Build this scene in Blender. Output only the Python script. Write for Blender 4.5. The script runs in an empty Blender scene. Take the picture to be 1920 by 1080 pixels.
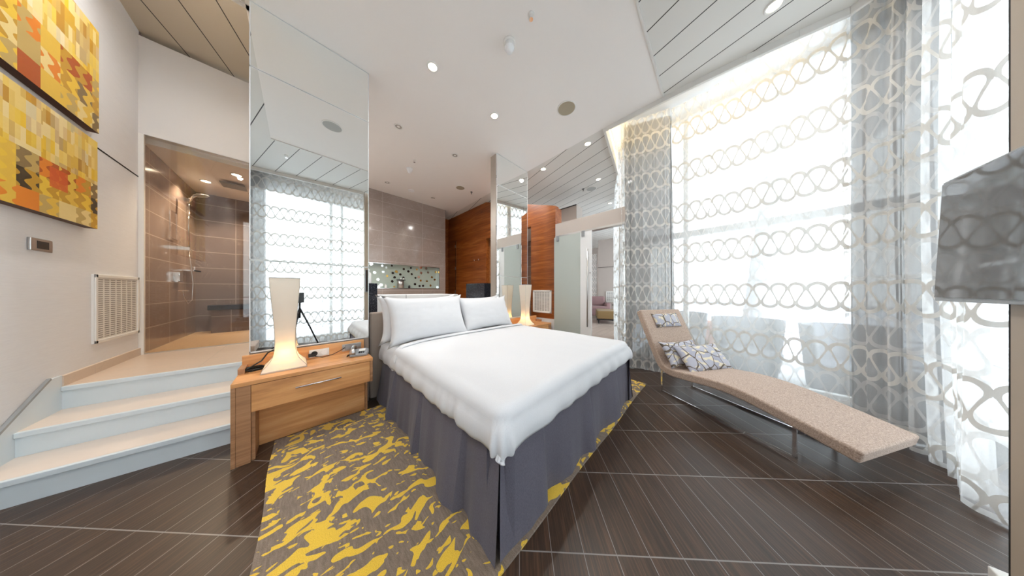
import bpy, bmesh, math, random
from mathutils import Vector, Matrix, noise
random.seed(7)
S = bpy.context.scene
C = S.collection
PI = math.pi

# ------------------------------------------------------------------ camera
FPX = 392.0
AL = math.atan2(386, 392)
sa, ca = math.sin(AL), math.cos(AL)
EYE = 1.3
cam_d = bpy.data.cameras.new('camera')
cam = bpy.data.objects.new('camera', cam_d); C.objects.link(cam)
cam_d.sensor_width = 36; cam_d.lens = 36 * FPX / 1920
cam_d.shift_y = 4 / 1920
cam_d.clip_start = 0.02; cam_d.clip_end = 500
cam.location = (0, 0, EYE)
cam.rotation_euler = (PI / 2, 0, math.atan2(sa, ca) - PI / 2)
S.camera = cam

# ------------------------------------------------------------------ world
W = bpy.data.worlds.new('sky'); S.world = W; W.use_nodes = True
wn = W.node_tree; wn.nodes.clear()
wo = wn.nodes.new('ShaderNodeOutputWorld'); wb = wn.nodes.new('ShaderNodeBackground')
tc = wn.nodes.new('ShaderNodeTexCoord'); sp = wn.nodes.new('ShaderNodeSeparateXYZ')
rp = wn.nodes.new('ShaderNodeValToRGB')
wn.links.new(tc.outputs['Generated'], sp.inputs[0])
mr = wn.nodes.new('ShaderNodeMapRange'); mr.inputs[1].default_value = -0.3; mr.inputs[2].default_value = 0.9
wn.links.new(sp.outputs[2], mr.inputs[0]); wn.links.new(mr.outputs[0], rp.inputs[0])
e = rp.color_ramp.elements
e[0].position = 0.0; e[0].color = (0.55, 0.55, 0.55, 1)
e[1].position = 1.0; e[1].color = (0.62, 0.74, 0.95, 1)
x_ = e.new(0.25); x_.color = (0.80, 0.87, 0.94, 1)
x_ = e.new(0.4); x_.color = (0.90, 0.96, 1.0, 1)
wn.links.new(rp.outputs[0], wb.inputs[0]); wb.inputs[1].default_value = 3.0
wn.links.new(wb.outputs[0], wo.inputs[0])

# ------------------------------------------------------------------ exposure
vs = S.view_settings
S.display_settings.display_device = 'sRGB'
vs.view_transform = 'Standard'; vs.look = 'None'; vs.gamma = 1; vs.use_curve_mapping = False
vs.exposure = 0.95

S.cycles.diffuse_bounces = 8; S.cycles.max_bounces = 16; S.cycles.transparent_max_bounces = 24
def portal(name, loc, rot, sx, sy):
    l = bpy.data.lights.new(name, 'AREA'); l.shape = 'RECTANGLE'; l.size = sx; l.size_y = sy
    l.cycles.is_portal = True
    o = bpy.data.objects.new(name, l); C.objects.link(o); o.location = loc; o.rotation_euler = rot
portal('window_portal', (4.75, 0.0, 2.1), (0, PI / 2, 0), 4.4, 3.6)
portal('window_portal', (1.3, -1.80, 2.1), (-PI / 2, 0, 0), 5.8, 4.4)

# ================================================================== helpers
def tag(o, label=None, cat=None, group=None, kind=None):
    if label: o['label'] = label
    if cat: o['category'] = cat
    if group: o['group'] = group
    if kind: o['kind'] = kind
    return o

def thing(name, label, cat, loc=(0, 0, 0), rz=0, group=None):
    o = bpy.data.objects.new(name, None); C.objects.link(o)
    o.empty_display_size = .05
    o.location = loc; o.rotation_euler = (0, 0, rz)
    return tag(o, label, cat, group)

def link(name, bm, m, parent=None, smooth=False, label=None, bevel=0, seg=2, subsurf=0):
    me = bpy.data.meshes.new(name)
    bmesh.ops.recalc_face_normals(bm, faces=bm.faces)
    bm.to_mesh(me); bm.free()
    o = bpy.data.objects.new(name, me); C.objects.link(o)
    if isinstance(m, (list, tuple)):
        for q in m: me.materials.append(q)
    else: me.materials.append(m)
    if smooth:
        for p in me.polygons: p.use_smooth = True
    if bevel:
        md = o.modifiers.new('bevel', 'BEVEL'); md.width = bevel; md.segments = seg; md.limit_method = 'ANGLE'
        md.angle_limit = math.radians(40)
    if subsurf:
        md = o.modifiers.new('sub', 'SUBSURF'); md.levels = subsurf; md.render_levels = subsurf
    if parent is not None: o.parent = parent
    if label: o['label'] = label
    return o

def box(bm, x0, x1, y0, y1, z0, z1, M=None):
    v = [bm.verts.new((x, y, z)) for x in (x0, x1) for y in (y0, y1) for z in (z0, z1)]
    if M is not None:
        for q in v: q.co = M @ q.co
    for f in ((0, 1, 3, 2), (4, 6, 7, 5), (0, 4, 5, 1), (2, 3, 7, 6), (0, 2, 6, 4), (1, 5, 7, 3)):
        bm.faces.new([v[i] for i in f])
    return v

def prism(bm, pts, z0, z1):
    """vertical prism from plan polygon; z0/z1 may be callables of (x,y)"""
    f0 = z0 if callable(z0) else (lambda x, y: z0)
    f1 = z1 if callable(z1) else (lambda x, y: z1)
    a = [bm.verts.new((x, y, f0(x, y))) for x, y in pts]
    b = [bm.verts.new((x, y, f1(x, y))) for x, y in pts]
    n = len(pts)
    bm.faces.new(a[::-1]); bm.faces.new(b)
    for i in range(n):
        bm.faces.new((a[i], a[(i + 1) % n], b[(i + 1) % n], b[i]))

def lathe(bm, prof, n=24, M=None, cap=True):
    rings = []
    for r, z in prof:
        ring = []
        for i in range(n):
            a = 2 * PI * i / n
            p = Vector((r * math.cos(a), r * math.sin(a), z))
            if M is not None: p = M @ p
            ring.append(bm.verts.new(p))
        rings.append(ring)
    for a, b in zip(rings, rings[1:]):
        for i in range(n):
            bm.faces.new((a[i], a[(i + 1) % n], b[(i + 1) % n], b[i]))
    if cap:
        bm.faces.new(rings[0][::-1]); bm.faces.new(rings[-1])

def tube(bm, pts, r, n=8, closed=False, sq=False):
    pts = [Vector(p) for p in pts]
    k = len(pts); rings = []
    up = Vector((0, 0, 1))
    for i, p in enumerate(pts):
        a = pts[i - 1] if (i > 0 or closed) else p
        b = pts[(i + 1) % k] if (i < k - 1 or closed) else p
        t = (b - a).normalized()
        u = up if abs(t.dot(up)) < .95 else Vector((1, 0, 0))
        s = t.cross(u).normalized(); w = s.cross(t).normalized()
        # miter
        if 0 < i < k - 1 or closed:
            d1 = (p - a).normalized(); cosh = max(.4, abs(d1.dot(t)))
        else: cosh = 1
        rr = r(i / (k - 1)) if callable(r) else r
        ring = []
        for j in range(n):
            th = 2 * PI * (j + (.5 if sq else 0)) / n
            q = s * math.cos(th) * rr / (cosh if abs(s.z) < .5 and sq else 1) + w * math.sin(th) * rr
            if sq: q *= 1.414
            ring.append(bm.verts.new(p + q))
        rings.append(ring)
    pairs = list(zip(rings, rings[1:]))
    if closed: pairs.append((rings[-1], rings[0]))
    for a, b in pairs:
        for j in range(n):
            bm.faces.new((a[j], a[(j + 1) % n], b[(j + 1) % n], b[j]))
    if not closed:
        bm.faces.new(rings[0][::-1]); bm.faces.new(rings[-1])

def grid(bm, nu, nv, fn, uvfn=None, closed_u=False):
    uvl = bm.loops.layers.uv.verify() if uvfn else None
    V = [[bm.verts.new(fn(i / nu, j / nv)) for j in range(nv + 1)] for i in range(nu + 1)]
    for i in range(nu):
        for j in range(nv):
            f = bm.faces.new((V[i][j], V[i + 1][j], V[i + 1][j + 1], V[i][j + 1]))
            if uvfn:
                for l, (a, b) in zip(f.loops, ((i, j), (i + 1, j), (i + 1, j + 1), (i, j + 1))):
                    l[uvl].uv = uvfn(a / nu, b / nv)
    return V

def nz(x, y, z=0, s=1): return noise.noise(Vector((x * s, y * s, z * s)))

def copy_tree(o, parent=None):
    c = o.copy(); C.objects.link(c); c.parent = parent
    for ch in list(o.children): copy_tree(ch, c)
    return c

# ================================================================== materials
class G:
    """tiny node-graph builder"""
    def __init__(s, name):
        s.m = bpy.data.materials.new(name); s.m.use_nodes = True
        s.t = s.m.node_tree; s.n = s.t.nodes; s.l = s.t.links
        s.b = s.n['Principled BSDF']; s.out = s.n['Material Output']
    def set(s, **k):
        for a, v in k.items():
            i = s.b.inputs[{'col': 'Base Color', 'rough': 'Roughness', 'metal': 'Metallic', 'spec': 'Specular IOR Level',
                            'emit': 'Emission Color', 'es': 'Emission Strength', 'alpha': 'Alpha', 'coat': 'Coat Weight',
                            'normal': 'Normal', 'sheen': 'Sheen Weight', 'trans': 'Transmission Weight'}[a]]
            s.put(i, v)
        return s
    def put(s, i, v):
        if hasattr(v, 'is_linked') or hasattr(v, 'links'): s.l.new(v, i)
        elif isinstance(v, (tuple, list)) and len(v) == 3 and i.type == 'RGBA': i.default_value = (*v, 1)
        else: i.default_value = v
    def node(s, typ, ins=None, out=0, **attr):
        n = s.n.new(typ)
        for a, v in attr.items(): setattr(n, a, v)
        if ins:
            for k, v in ins.items(): s.put(n.inputs[k], v)
        return n.outputs[out]
    def math(s, op, a, b=0.0, c=None):
        ins = {0: a, 1: b}
        if c is not None: ins[2] = c
        return s.node('ShaderNodeMath', ins, operation=op)
    def mix(s, f, a, b, typ='MIX'):
        n = s.n.new('ShaderNodeMix'); n.data_type = 'RGBA'; n.blend_type = typ
        s.put(n.inputs[0], f); s.put(n.inputs[6], a); s.put(n.inputs[7], b)
        return n.outputs[2]
    def pos(s): return s.node('ShaderNodeNewGeometry', out=0)
    def obj(s): return s.node('ShaderNodeTexCoord', out=3)
    def uv(s): return s.node('ShaderNodeTexCoord', out=2)
    def xyz(s, v):
        n = s.n.new('ShaderNodeSeparateXYZ'); s.l.new(v, n.inputs[0]); return n.outputs[0], n.outputs[1], n.outputs[2]
    def comb(s, x, y, z=0.0): return s.node('ShaderNodeCombineXYZ', {0: x, 1: y, 2: z})
    def map(s, v, rot=(0, 0, 0), scale=(1, 1, 1), loc=(0, 0, 0)):
        n = s.n.new('ShaderNodeMapping'); s.l.new(v, n.inputs[0])
        n.inputs[1].default_value = loc; n.inputs[2].default_value = rot; n.inputs[3].default_value = scale
        return n.outputs[0]
    def noise(s, v, scale, detail=3, rough=.55, dist=0.0, out=0):
        return s.node('ShaderNodeTexNoise', {'Vector': v, 'Scale': scale, 'Detail': detail, 'Roughness': rough, 'Distortion': dist}, out=out)
    def ramp(s, f, stops, interp='LINEAR'):
        n = s.n.new('ShaderNodeValToRGB'); n.color_ramp.interpolation = interp
        s.l.new(f, n.inputs[0]); el = n.color_ramp.elements
        while len(el) < len(stops): el.new(.5)
        for q, (p, c) in zip(el, stops):
            q.position = p; q.color = (*c, 1)
        return n.outputs[0]
    def bump(s, h, strength=.3, dist=.01):
        return s.node('ShaderNodeBump', {'Height': h, 'Strength': strength, 'Distance': dist})

def simple(name, col, rough=.5, metal=0, **k):
    g = G(name); g.set(col=col, rough=rough, metal=metal, **k); return g.m

def painted(name, col, rough=.75, var=.04, scale=3):
    g = G(name); f = g.noise(g.pos(), scale, 4)
    a = tuple(c * (1 - var) for c in col); b = tuple(min(1, c * (1 + var)) for c in col)
    g.set(col=g.mix(f, a, b), rough=rough)
    g.set(normal=g.bump(g.noise(g.pos(), 180, 2), .05, .002))
    return g.m

def emis(name, col, st):
    g = G(name); g.set(col=(.9, .9, .9), emit=col, es=st); return g.m

M = {}
# --- dark wood-look planks in a grid turned 42 degrees
def m_floor():
    g = G('dark plank floor')
    P = g.map(g.pos(), rot=(0, 0, -math.radians(42.2)))
    x, y, z = g.xyz(P)
    px = g.math('DIVIDE', g.math('SUBTRACT', x, 1.045), .468)
    py = g.math('DIVIDE', g.math('SUBTRACT', y, .0057), .159)
    fx = g.math('ABSOLUTE', g.math('SUBTRACT', g.math('FRACT', px), .5))
    fy = g.math('ABSOLUTE', g.math('SUBTRACT', g.math('FRACT', py), .5))
    gx = g.math('GREATER_THAN', fx, .5 - .0030 / .468)
    gy = g.math('GREATER_THAN', fy, .5 - .0016 / .159)
    gr = g.math('MAXIMUM', gx, gy)
    cell = g.comb(g.math('FLOOR', px), g.math('FLOOR', py))
    rnd = g.node('ShaderNodeTexWhiteNoise', {'Vector': cell}, out=0)
    Pn = g.node('ShaderNodeVectorMath', {0: P, 1: g.node('ShaderNodeVectorMath', {0: cell, 1: (3.1, 7.7, 0)}, operation='MULTIPLY')}, operation='ADD')
    fine = g.noise(g.map(Pn, scale=(2.4, 75, 1)), 1.3, 5, .68)
    broad = g.noise(g.map(Pn, scale=(1.5, 12, 1)), 1.3, 3)
    wood = g.ramp(fine, [(.30, (.012, .007, .005)), (.5, (.046, .026, .016)), (.68, (.135, .070, .038))])
    wood = g.mix(g.math('MULTIPLY', broad, .5), wood, (.07, .036, .02))
    wood = g.mix(g.math('MULTIPLY', rnd, .38), wood, (.02, .012, .009))
    g.set(col=g.mix(gr, wood, (.25, .23, .215)), rough=g.math('ADD', g.math('MULTIPLY', fine, .18), .25), spec=.5)
    g.set(normal=g.bump(g.math('SUBTRACT', fine, g.math('MULTIPLY', gr, 2)), .12, .003))
    return g.m
M['floor'] = m_floor()

def m_wood(name, c1, c2, c3, axis='x', scale=1, rough=.35, lines=0, freq=14):
    g = G(name)
    P = g.obj() if lines == 0 else g.pos()
    sc = {'x': (1.2, freq, freq), 'y': (freq, 1.2, freq), 'z': (freq, freq, 1.2)}[axis]
    sc = tuple(q * scale for q in sc)
    f = g.noise(g.map(P, scale=sc), 1.2, 6, .62, .6)
    f2 = g.noise(g.map(P, scale=tuple(q * .3 for q in sc)), 1.1, 2)
    col = g.ramp(g.math('ADD', g.math('MULTIPLY', f, .7), g.math('MULTIPLY', f2, .3)), [(.3, c1), (.52, c2), (.72, c3)])
    if lines:
        x, y, z = g.xyz(P)
        fz = g.math('FRACT', g.math('DIVIDE', z, lines))
        ln = g.math('LESS_THAN', fz, .02)
        col = g.mix(g.math('MULTIPLY', ln, .55), col, c3)
    g.set(col=col, rough=rough)
    g.set(normal=g.bump(f, .08, .002))
    return g.m
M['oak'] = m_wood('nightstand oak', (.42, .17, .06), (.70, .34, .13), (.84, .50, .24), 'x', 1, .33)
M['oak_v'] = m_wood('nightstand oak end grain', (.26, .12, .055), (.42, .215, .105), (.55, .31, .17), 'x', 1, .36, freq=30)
M['wood_dark'] = m_wood('teak wall panel', (.13, .030, .005), (.27, .072, .011), (.45, .16, .04), 'y', .8, .38, lines=.31, freq=16)
M['wood_light'] = m_wood('lighter teak reveal', (.24, .09, .032), (.37, .155, .06), (.45, .22, .10), 'y', 1, .4, lines=.31)

def m_panel(name, sx, x0, y0, col, ang=math.atan(.268)):
    """ceiling boards with dark shadow gaps, running along (sin ang, cos ang)"""
    g = G(name)
    x, y, z = g.xyz(g.pos())
    # x at reference row
    xr = g.math('SUBTRACT', g.math('SUBTRACT', x, x0), g.math('MULTIPLY', g.math('SUBTRACT', y, y0), math.tan(ang)))
    f = g.math('ABSOLUTE', g.math('SUBTRACT', g.math('FRACT', g.math('ADD', g.math('DIVIDE', xr, sx), .5)), .5))
    ln = g.math('LESS_THAN', f, .0055 / sx)
    g.set(col=g.mix(ln, col, (.035, .03, .025)), rough=.55)
    h = g.math('SMOOTH_MIN', f, .06, .02)
    g.set(normal=g.bump(h, .25, .01))
    return g.m
M['panel'] = m_panel('ceiling boards', .30, 2.414, .517, (.71, .69, .645))
M['panel_high'] = m_panel('ceiling boards beige', .361, -1.195, 4.437, (.52, .45, .35))
M['ceil'] = painted('ceiling paint', (.86, .825, .79), .8, .012)
M['wall'] = painted('wall paint', (.72, .70, .685), .8, .015)
M['white'] = painted('white lacquer', (.83, .83, .83), .5, .01)
M['trimwhite'] = painted('valance white', (.70, .68, .645), .5, .01)

def m_wallpaper():
    g = G('linen wallpaper')
    f = g.noise(g.map(g.pos(), scale=(6, 6, 160)), 1.4, 4, .6)
    f2 = g.noise(g.pos(), 1.2, 2)
    g.set(col=g.mix(f, (.71, .71, .725), (.83, .835, .85)), rough=.7)
    g.set(normal=g.bump(f, .12, .002)); return g.m
M['wallpaper'] = m_wallpaper()

def m_tile(name, axis, w, h, x0, z0, c1, c2, grout, rough=.12, gw=.004, spec=.5, scale=1.6):
    g = G(name)
    x, y, z = g.xyz(g.pos())
    a = {'x': x, 'y': y}[axis[0]]; b = z if axis[1] == 'z' else y
    fa = g.math('ABSOLUTE', g.math('SUBTRACT', g.math('FRACT', g.math('DIVIDE', g.math('SUBTRACT', a, x0 + w / 2), w)), .5))
    fb = g.math('ABSOLUTE', g.math('SUBTRACT', g.math('FRACT', g.math('DIVIDE', g.math('SUBTRACT', b, z0 + h / 2), h)), .5))
    gr = g.math('MAXIMUM', g.math('LESS_THAN', fa, gw / w / 1.0), g.math('LESS_THAN', fb, gw / h))
    f = g.noise(g.pos(), scale, 7, .65, 1.2)
    vein = g.math('LESS_THAN', g.math('ABSOLUTE', g.math('SUBTRACT', g.noise(g.pos(), 1.9, 4, .6, 2.2), .5)), .006)
    col = g.mix(f, c1, c2)
    col = g.mix(g.math('MULTIPLY', vein, .35), col, grout)
    g.set(col=g.mix(gr, col, grout), rough=rough, spec=spec)
    return g.m
M['tile_b'] = m_tile('polished taupe tile', 'xz', 1.03, .385, 1.505, 3.60, (.27, .215, .19), (.42, .355, .32), (.52, .45, .41), .1, .0035)
M['tile_sh'] = m_tile('brown shower tile', 'yz', .6, .30, 5.2, .52, (.20, .14, .115), (.34, .25, .205), (.50, .41, .36), .16, .005)
M['tile_sx'] = m_tile('dark shower tile', 'xz', .6, .30, -.9, .52, (.12, .09, .085), (.22, .17, .155), (.36, .3, .28), .16, .005)
M['landing'] = m_tile('cream stone tile', 'xy', .9, 1.1, -.72, 4.15, (.60, .48, .38), (.70, .57, .46), (.52, .44, .37), .3, .0025)
M['shfloor'] = m_tile('honey mosaic floor', 'xy', .05, .05, 0, 0, (.50, .32, .17), (.62, .42, .25), (.46, .33, .2), .35, .0035)
M['stone'] = painted('cream stone tread', (.76, .655, .57), .35, .06, 5)
M['riser'] = painted('white step riser', (.70, .77, .81), .35, .02)

def m_granite():
    g = G('dark granite')
    v = g.node('ShaderNodeTexVoronoi', {'Vector': g.pos(), 'Scale': 90.0}, out=1)
    f = g.noise(g.pos(), 60, 4, .7)
    g.set(col=g.ramp(f, [(.35, (.01, .012, .018)), (.55, (.03, .033, .045)), (.72, (.16, .17, .2))]), rough=.12)
    return g.m
M['granite'] = m_granite()
M['chrome'] = simple('chrome', (.82, .82, .83), .12, 1)
M['medge'] = simple('bevelled mirror edge', (.72, .75, .75), .3, .2)
M['steel'] = simple('brushed steel', (.55, .54, .53), .3, 1)
M['champagne'] = simple('champagne metal', (.52, .47, .41), .35, .6)
M['black'] = simple('black plastic', (.012, .012, .014), .35)
M['blackrub'] = simple('black rubber', (.01, .01, .01), .6)
M['darkgap'] = simple('shadow gap', (.012, .011, .01), .9)
M['mirror'] = simple('mirror silver', (.93, .95, .94), .0, 1)
M['grey_pl'] = simple('grey plastic', (.30, .31, .32), .35)
M['ivory'] = simple('ivory plastic', (.80, .78, .74), .4)
M['tub'] = simple('white acrylic', (.86, .88, .89), .15)
M['bottle'] = simple('white bottle', (.85, .85, .83), .35)
M['column'] = painted('tan column', (.50, .41, .315), .5, .02)
M['beige'] = painted('beige living wall', (.52, .455, .41), .8, .02)

def m_glass(name, tint=(.96, .98, .97), refl=.06, rough=0.0):
    g = G(name)
    t = g.node('ShaderNodeBsdfTransparent', {0: tint}); gl = g.node('ShaderNodeBsdfGlossy', {'Color': (1, 1, 1), 'Roughness': rough})
    fr = g.node('ShaderNodeLayerWeight', {'Blend': .22}, out=0)
    mx = g.n.new('ShaderNodeMixShader'); g.put(mx.inputs[0], g.math('ADD', g.math('MULTIPLY', fr, .3), refl))
    g.l.new(t, mx.inputs[1]); g.l.new(gl, mx.inputs[2]); g.l.new(mx.outputs[0], g.out.inputs[0])
    return g.m
M['glass'] = m_glass('window glass')
M['shglass'] = m_glass('shower glass', (.88, .87, .85), .03)

def m_frost():
    g = G('frosted door glass')
    t = g.node('ShaderNodeBsdfTranslucent', {0: (.66, .71, .67)})
    g.set(col=(.60, .635, .60), rough=.28)
    mx = g.n.new('ShaderNodeMixShader'); mx.inputs[0].default_value = .3
    g.l.new(g.b.outputs[0], mx.inputs[1]); g.l.new(t, mx.inputs[2]); g.l.new(mx.outputs[0], g.out.inputs[0])
    return g.m
M['frost'] = m_frost()

# --- sheer curtain with rows of looping ribbon
def m_sheer():
    g = G('patterned sheer')
    u, v, _ = g.xyz(g.uv())
    p = .135; row = .302
    half = p / 2
    rv = g.math('DIVIDE', g.math('ADD', v, .12), row)
    ri = g.math('FLOOR', rv)
    yy = g.math('MULTIPLY', g.math('SUBTRACT', g.math('SUBTRACT', rv, ri), .5), row)
    odd = g.math('FLOORED_MODULO', ri, 2.0)
    us = g.math('ADD', u, g.math('MULTIPLY', ri, .067))
    xx = g.math('PINGPONG', us, half)
    # top circle centre (0,q) ; bottom circle centre (half,-q)
    def dist(cx, cy):
        dx = g.math('SUBTRACT', xx, cx); dy = g.math('SUBTRACT', yy, cy)
        return g.math('SQRT', g.math('ADD', g.math('MULTIPLY', dx, dx), g.math('MULTIPLY', dy, dy))), dx, dy
    # choose lobes: top lobes spaced p apart, bulging radius rr
    rr = .0585; qq = .074
    L = math.hypot(half, 2 * qq)
    th = math.asin(min(.99, 2 * rr / L))          # internal tangent
    base = math.atan2(-2 * qq, half)
    dirv = base - th                               # tangent crossing from the right side of T to the left side of B
    dx_, dy_ = math.cos(dirv), math.sin(dirv)
    n_ = (-dy_, dx_)
    if n_[0] < 0: n_ = (-n_[0], -n_[1])
    T1 = (n_[0] * rr, qq + n_[1] * rr); B1 = (half - n_[0] * rr, -qq - n_[1] * rr)
    dT, tx, ty = dist(0, qq); dB, bx, by = dist(half, -qq)
    def proj(ax, ay): # projection on the tangent direction
        return g.math('ADD', g.math('MULTIPLY', ax, dx_), g.math('MULTIPLY', ay, dy_))
    eT = g.math('ABSOLUTE', g.math('SUBTRACT', dT, rr)); eB = g.math('ABSOLUTE', g.math('SUBTRACT', dB, rr))
    eT = g.math('ADD', eT, g.math('MULTIPLY', g.math('GREATER_THAN', proj(tx, ty), 0.0), 1.0))
    eB = g.math('ADD', eB, g.math('MULTIPLY', g.math('LESS_THAN', proj(bx, by), 0.0), 1.0))
    lx = g.math('SUBTRACT', xx, T1[0]); ly = g.math('SUBTRACT', yy, T1[1])
    pl = g.math('ABSOLUTE', g.math('ADD', g.math('MULTIPLY', lx, n_[0]), g.math('MULTIPLY', ly, n_[1])))
    pr = proj(lx, ly); LL = math.hypot(B1[0] - T1[0], B1[1] - T1[1])
    out = g.math('ADD', g.math('LESS_THAN', pr, 0.0), g.math('GREATER_THAN', pr, LL))
    pl = g.math('ADD', pl, out)
    # ribbon is narrower on the diagonals
    wl = g.math('LESS_THAN', pl, .0070)
    ext = g.math('DIVIDE', g.math('ABSOLUTE', yy), qq + rr)
    wid = g.math('ADD', g.math('MULTIPLY', ext, .0120), .0045)
    wr = g.math('LESS_THAN', g.math('MINIMUM', eT, eB), wid)
    line = g.math('MINIMUM', g.math('ADD', wl, wr), 1.0)
    weave = g.noise(g.map(g.uv(), scale=(400, 60, 1)), 1.0, 2)
    strong = g.math('MULTIPLY', line, g.math('SUBTRACT', 1.0, g.math('MULTIPLY', odd, .50)))
    opac = g.math('ADD', g.math('ADD', .40, g.math('MULTIPLY', weave, .08)), g.math('MULTIPLY', strong, .53))
    col = g.mix(strong, (.92, .915, .91), (.70, .685, .65))
    dif = g.node('ShaderNodeBsdfDiffuse', {0: col}); tra = g.node('ShaderNodeBsdfTranslucent', {0: col})
    m1 = g.n.new('ShaderNodeMixShader'); g.put(m1.inputs[0], g.math('SUBTRACT', .55, g.math('MULTIPLY', strong, .44)))
    g.l.new(dif, m1.inputs[1]); g.l.new(tra, m1.inputs[2])
    tp = g.node('ShaderNodeBsdfTransparent', {0: (1, 1, 1)})
    m2 = g.n.new('ShaderNodeMixShader'); g.put(m2.inputs[0], opac)
    g.l.new(tp, m2.inputs[1]); g.l.new(m1.outputs[0], m2.inputs[2]); g.l.new(m2.outputs[0], g.out.inputs[0])
    return g.m
M['sheer'] = m_sheer()

def m_drape():
    g = G('grey voile drape')
    f = g.noise(g.map(g.uv(), scale=(60, 3, 1)), 1, 3)
    col = g.mix(f, (.13, .122, .118), (.27, .255, .245))
    dif = g.node('ShaderNodeBsdfDiffuse', {0: col}); tra = g.node('ShaderNodeBsdfTranslucent', {0: col})
    m1 = g.n.new('ShaderNodeMixShader'); m1.inputs[0].default_value = .24
    g.l.new(dif, m1.inputs[1]); g.l.new(tra, m1.inputs[2])
    tp = g.node('ShaderNodeBsdfTransparent', {0: (1, 1, 1)})
    m2 = g.n.new('ShaderNodeMixShader'); m2.inputs[0].default_value = .90
    g.l.new(tp, m2.inputs[1]); g.l.new(m1.outputs[0], m2.inputs[2]); g.l.new(m2.outputs[0], g.out.inputs[0])
    return g.m
M['drape'] = m_drape()

def m_fabric(name, c1, c2, scale=260, rough=.9, bump=.25, stretch=(1, 1, 1), sheen=.1):
    g = G(name); P = g.obj()
    f = g.noise(g.map(P, scale=stretch), scale, 3, .7)
    g.set(col=g.ramp(f, [(.32, c1), (.68, c2)]), rough=rough, sheen=sheen)
    g.set(normal=g.bump(f, bump, .002)); return g.m
M['linen'] = m_fabric('white cotton', (.62, .625, .645), (.68, .685, .705), 300, .8, .06)
M['skirt'] = m_fabric('slate bed skirt', (.085, .078, .10), (.14, .13, .165), 420, .9, .2, (1, 1, .25))
M['chaise'] = m_fabric('oatmeal tweed', (.28, .195, .15), (.60, .47, .385), 130, .95, .6)
M['headboard'] = m_fabric('taupe upholstery', (.25, .20, .165), (.33, .27, .23), 200, .9, .15)
M['mauve'] = m_fabric('mauve upholstery', (.22, .13, .13), (.30, .18, .18), 60, .9, .1)
M['olive'] = m_fabric('ochre upholstery', (.20, .125, .05), (.27, .17, .07), 60, .9, .1)
M['outgrey'] = m_fabric('grey outdoor weave', (.22, .22, .23), (.30, .30, .31), 80, .9, .1)

def m_cushion():
    g = G('organic print cushion'); P = g.uv()
    Pw = g.node('ShaderNodeVectorMath', {0: P, 1: g.node('ShaderNodeVectorMath', {0: g.noise(P, 5, 1, out=1), 'Scale': .12}, operation='SCALE')}, operation='ADD')
    v = g.node('ShaderNodeTexVoronoi', {'Vector': Pw, 'Scale': 7.5, 'Randomness': .7}, out=0, feature='DISTANCE_TO_EDGE')
    cell = g.node('ShaderNodeTexVoronoi', {'Vector': Pw, 'Scale': 7.5, 'Randomness': .7}, out=1)
    cx, _, _ = g.xyz(cell)
    patch = g.math('GREATER_THAN', g.noise(g.map(P, scale=(1, 1.8, 1), loc=(5, 2, 0)), 14, 0), .60)
    col = g.ramp(cx, [(.0, (.34, .34, .41)), (.5, (.40, .40, .46)), (1, (.46, .45, .50))])
    col = g.mix(patch, col, (.66, .58, .42))
    ln = g.math('LESS_THAN', v, .042)
    col = g.mix(ln, col, (.115, .085, .06))
    g.set(col=col, rough=.7, sheen=.2); return g.m
M['cushion'] = m_cushion()

def m_rug():
    g = G('mustard and taupe rug'); P = g.pos()
    warp = g.node('ShaderNodeVectorMath', {0: g.node('ShaderNodeVectorMath', {0: g.noise(P, 3.2, 2, out=1), 1: (.5, .5, .5)}, operation='SUBTRACT'), 'Scale': .20}, operation='SCALE')
    Pw = g.node('ShaderNodeVectorMath', {0: P, 1: warp}, operation='ADD')
    f = g.noise(g.map(Pw, rot=(0, 0, .5), scale=(8.0, 12.5, 1)), 1.0, 1.6, .4, .9)
    mod = g.noise(P, 1.7, 1)
    thr = g.math('ADD', .50, g.math('MULTIPLY', g.math('SUBTRACT', mod, .5), -.25))
    m = g.math('GREATER_THAN', f, g.math('ADD', thr, .05))
    f2 = g.noise(g.map(Pw, rot=(0, 0, .9), scale=(19, 30, 1), loc=(3, 8, 0)), 1.0, 1.0, .35, .5)
    m = g.math('MAXIMUM', m, g.math('GREATER_THAN', f2, .655))
    pile = g.noise(g.pos(), 330, 2, .7)
    strk = g.noise(g.map(g.pos(), scale=(90, 14, 1)), 1, 4, .7)
    tau = g.ramp(g.math('ADD', g.math('MULTIPLY', pile, .5), g.math('MULTIPLY', strk, .5)), [(.32, (.10, .066, .042)), (.5, (.205, .15, .108)), (.7, (.33, .26, .20))])
    yel = g.ramp(pile, [(.3, (.60, .35, .015)), (.6, (.90, .60, .05))])
    g.set(col=g.mix(m, tau, yel), rough=.97, sheen=.25)
    g.set(normal=g.bump(g.math('ADD', g.math('MULTIPLY', pile, .6), g.math('MULTIPLY', m, .5)), .7, .006))
    return g.m
M['rug'] = m_rug()

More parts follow.
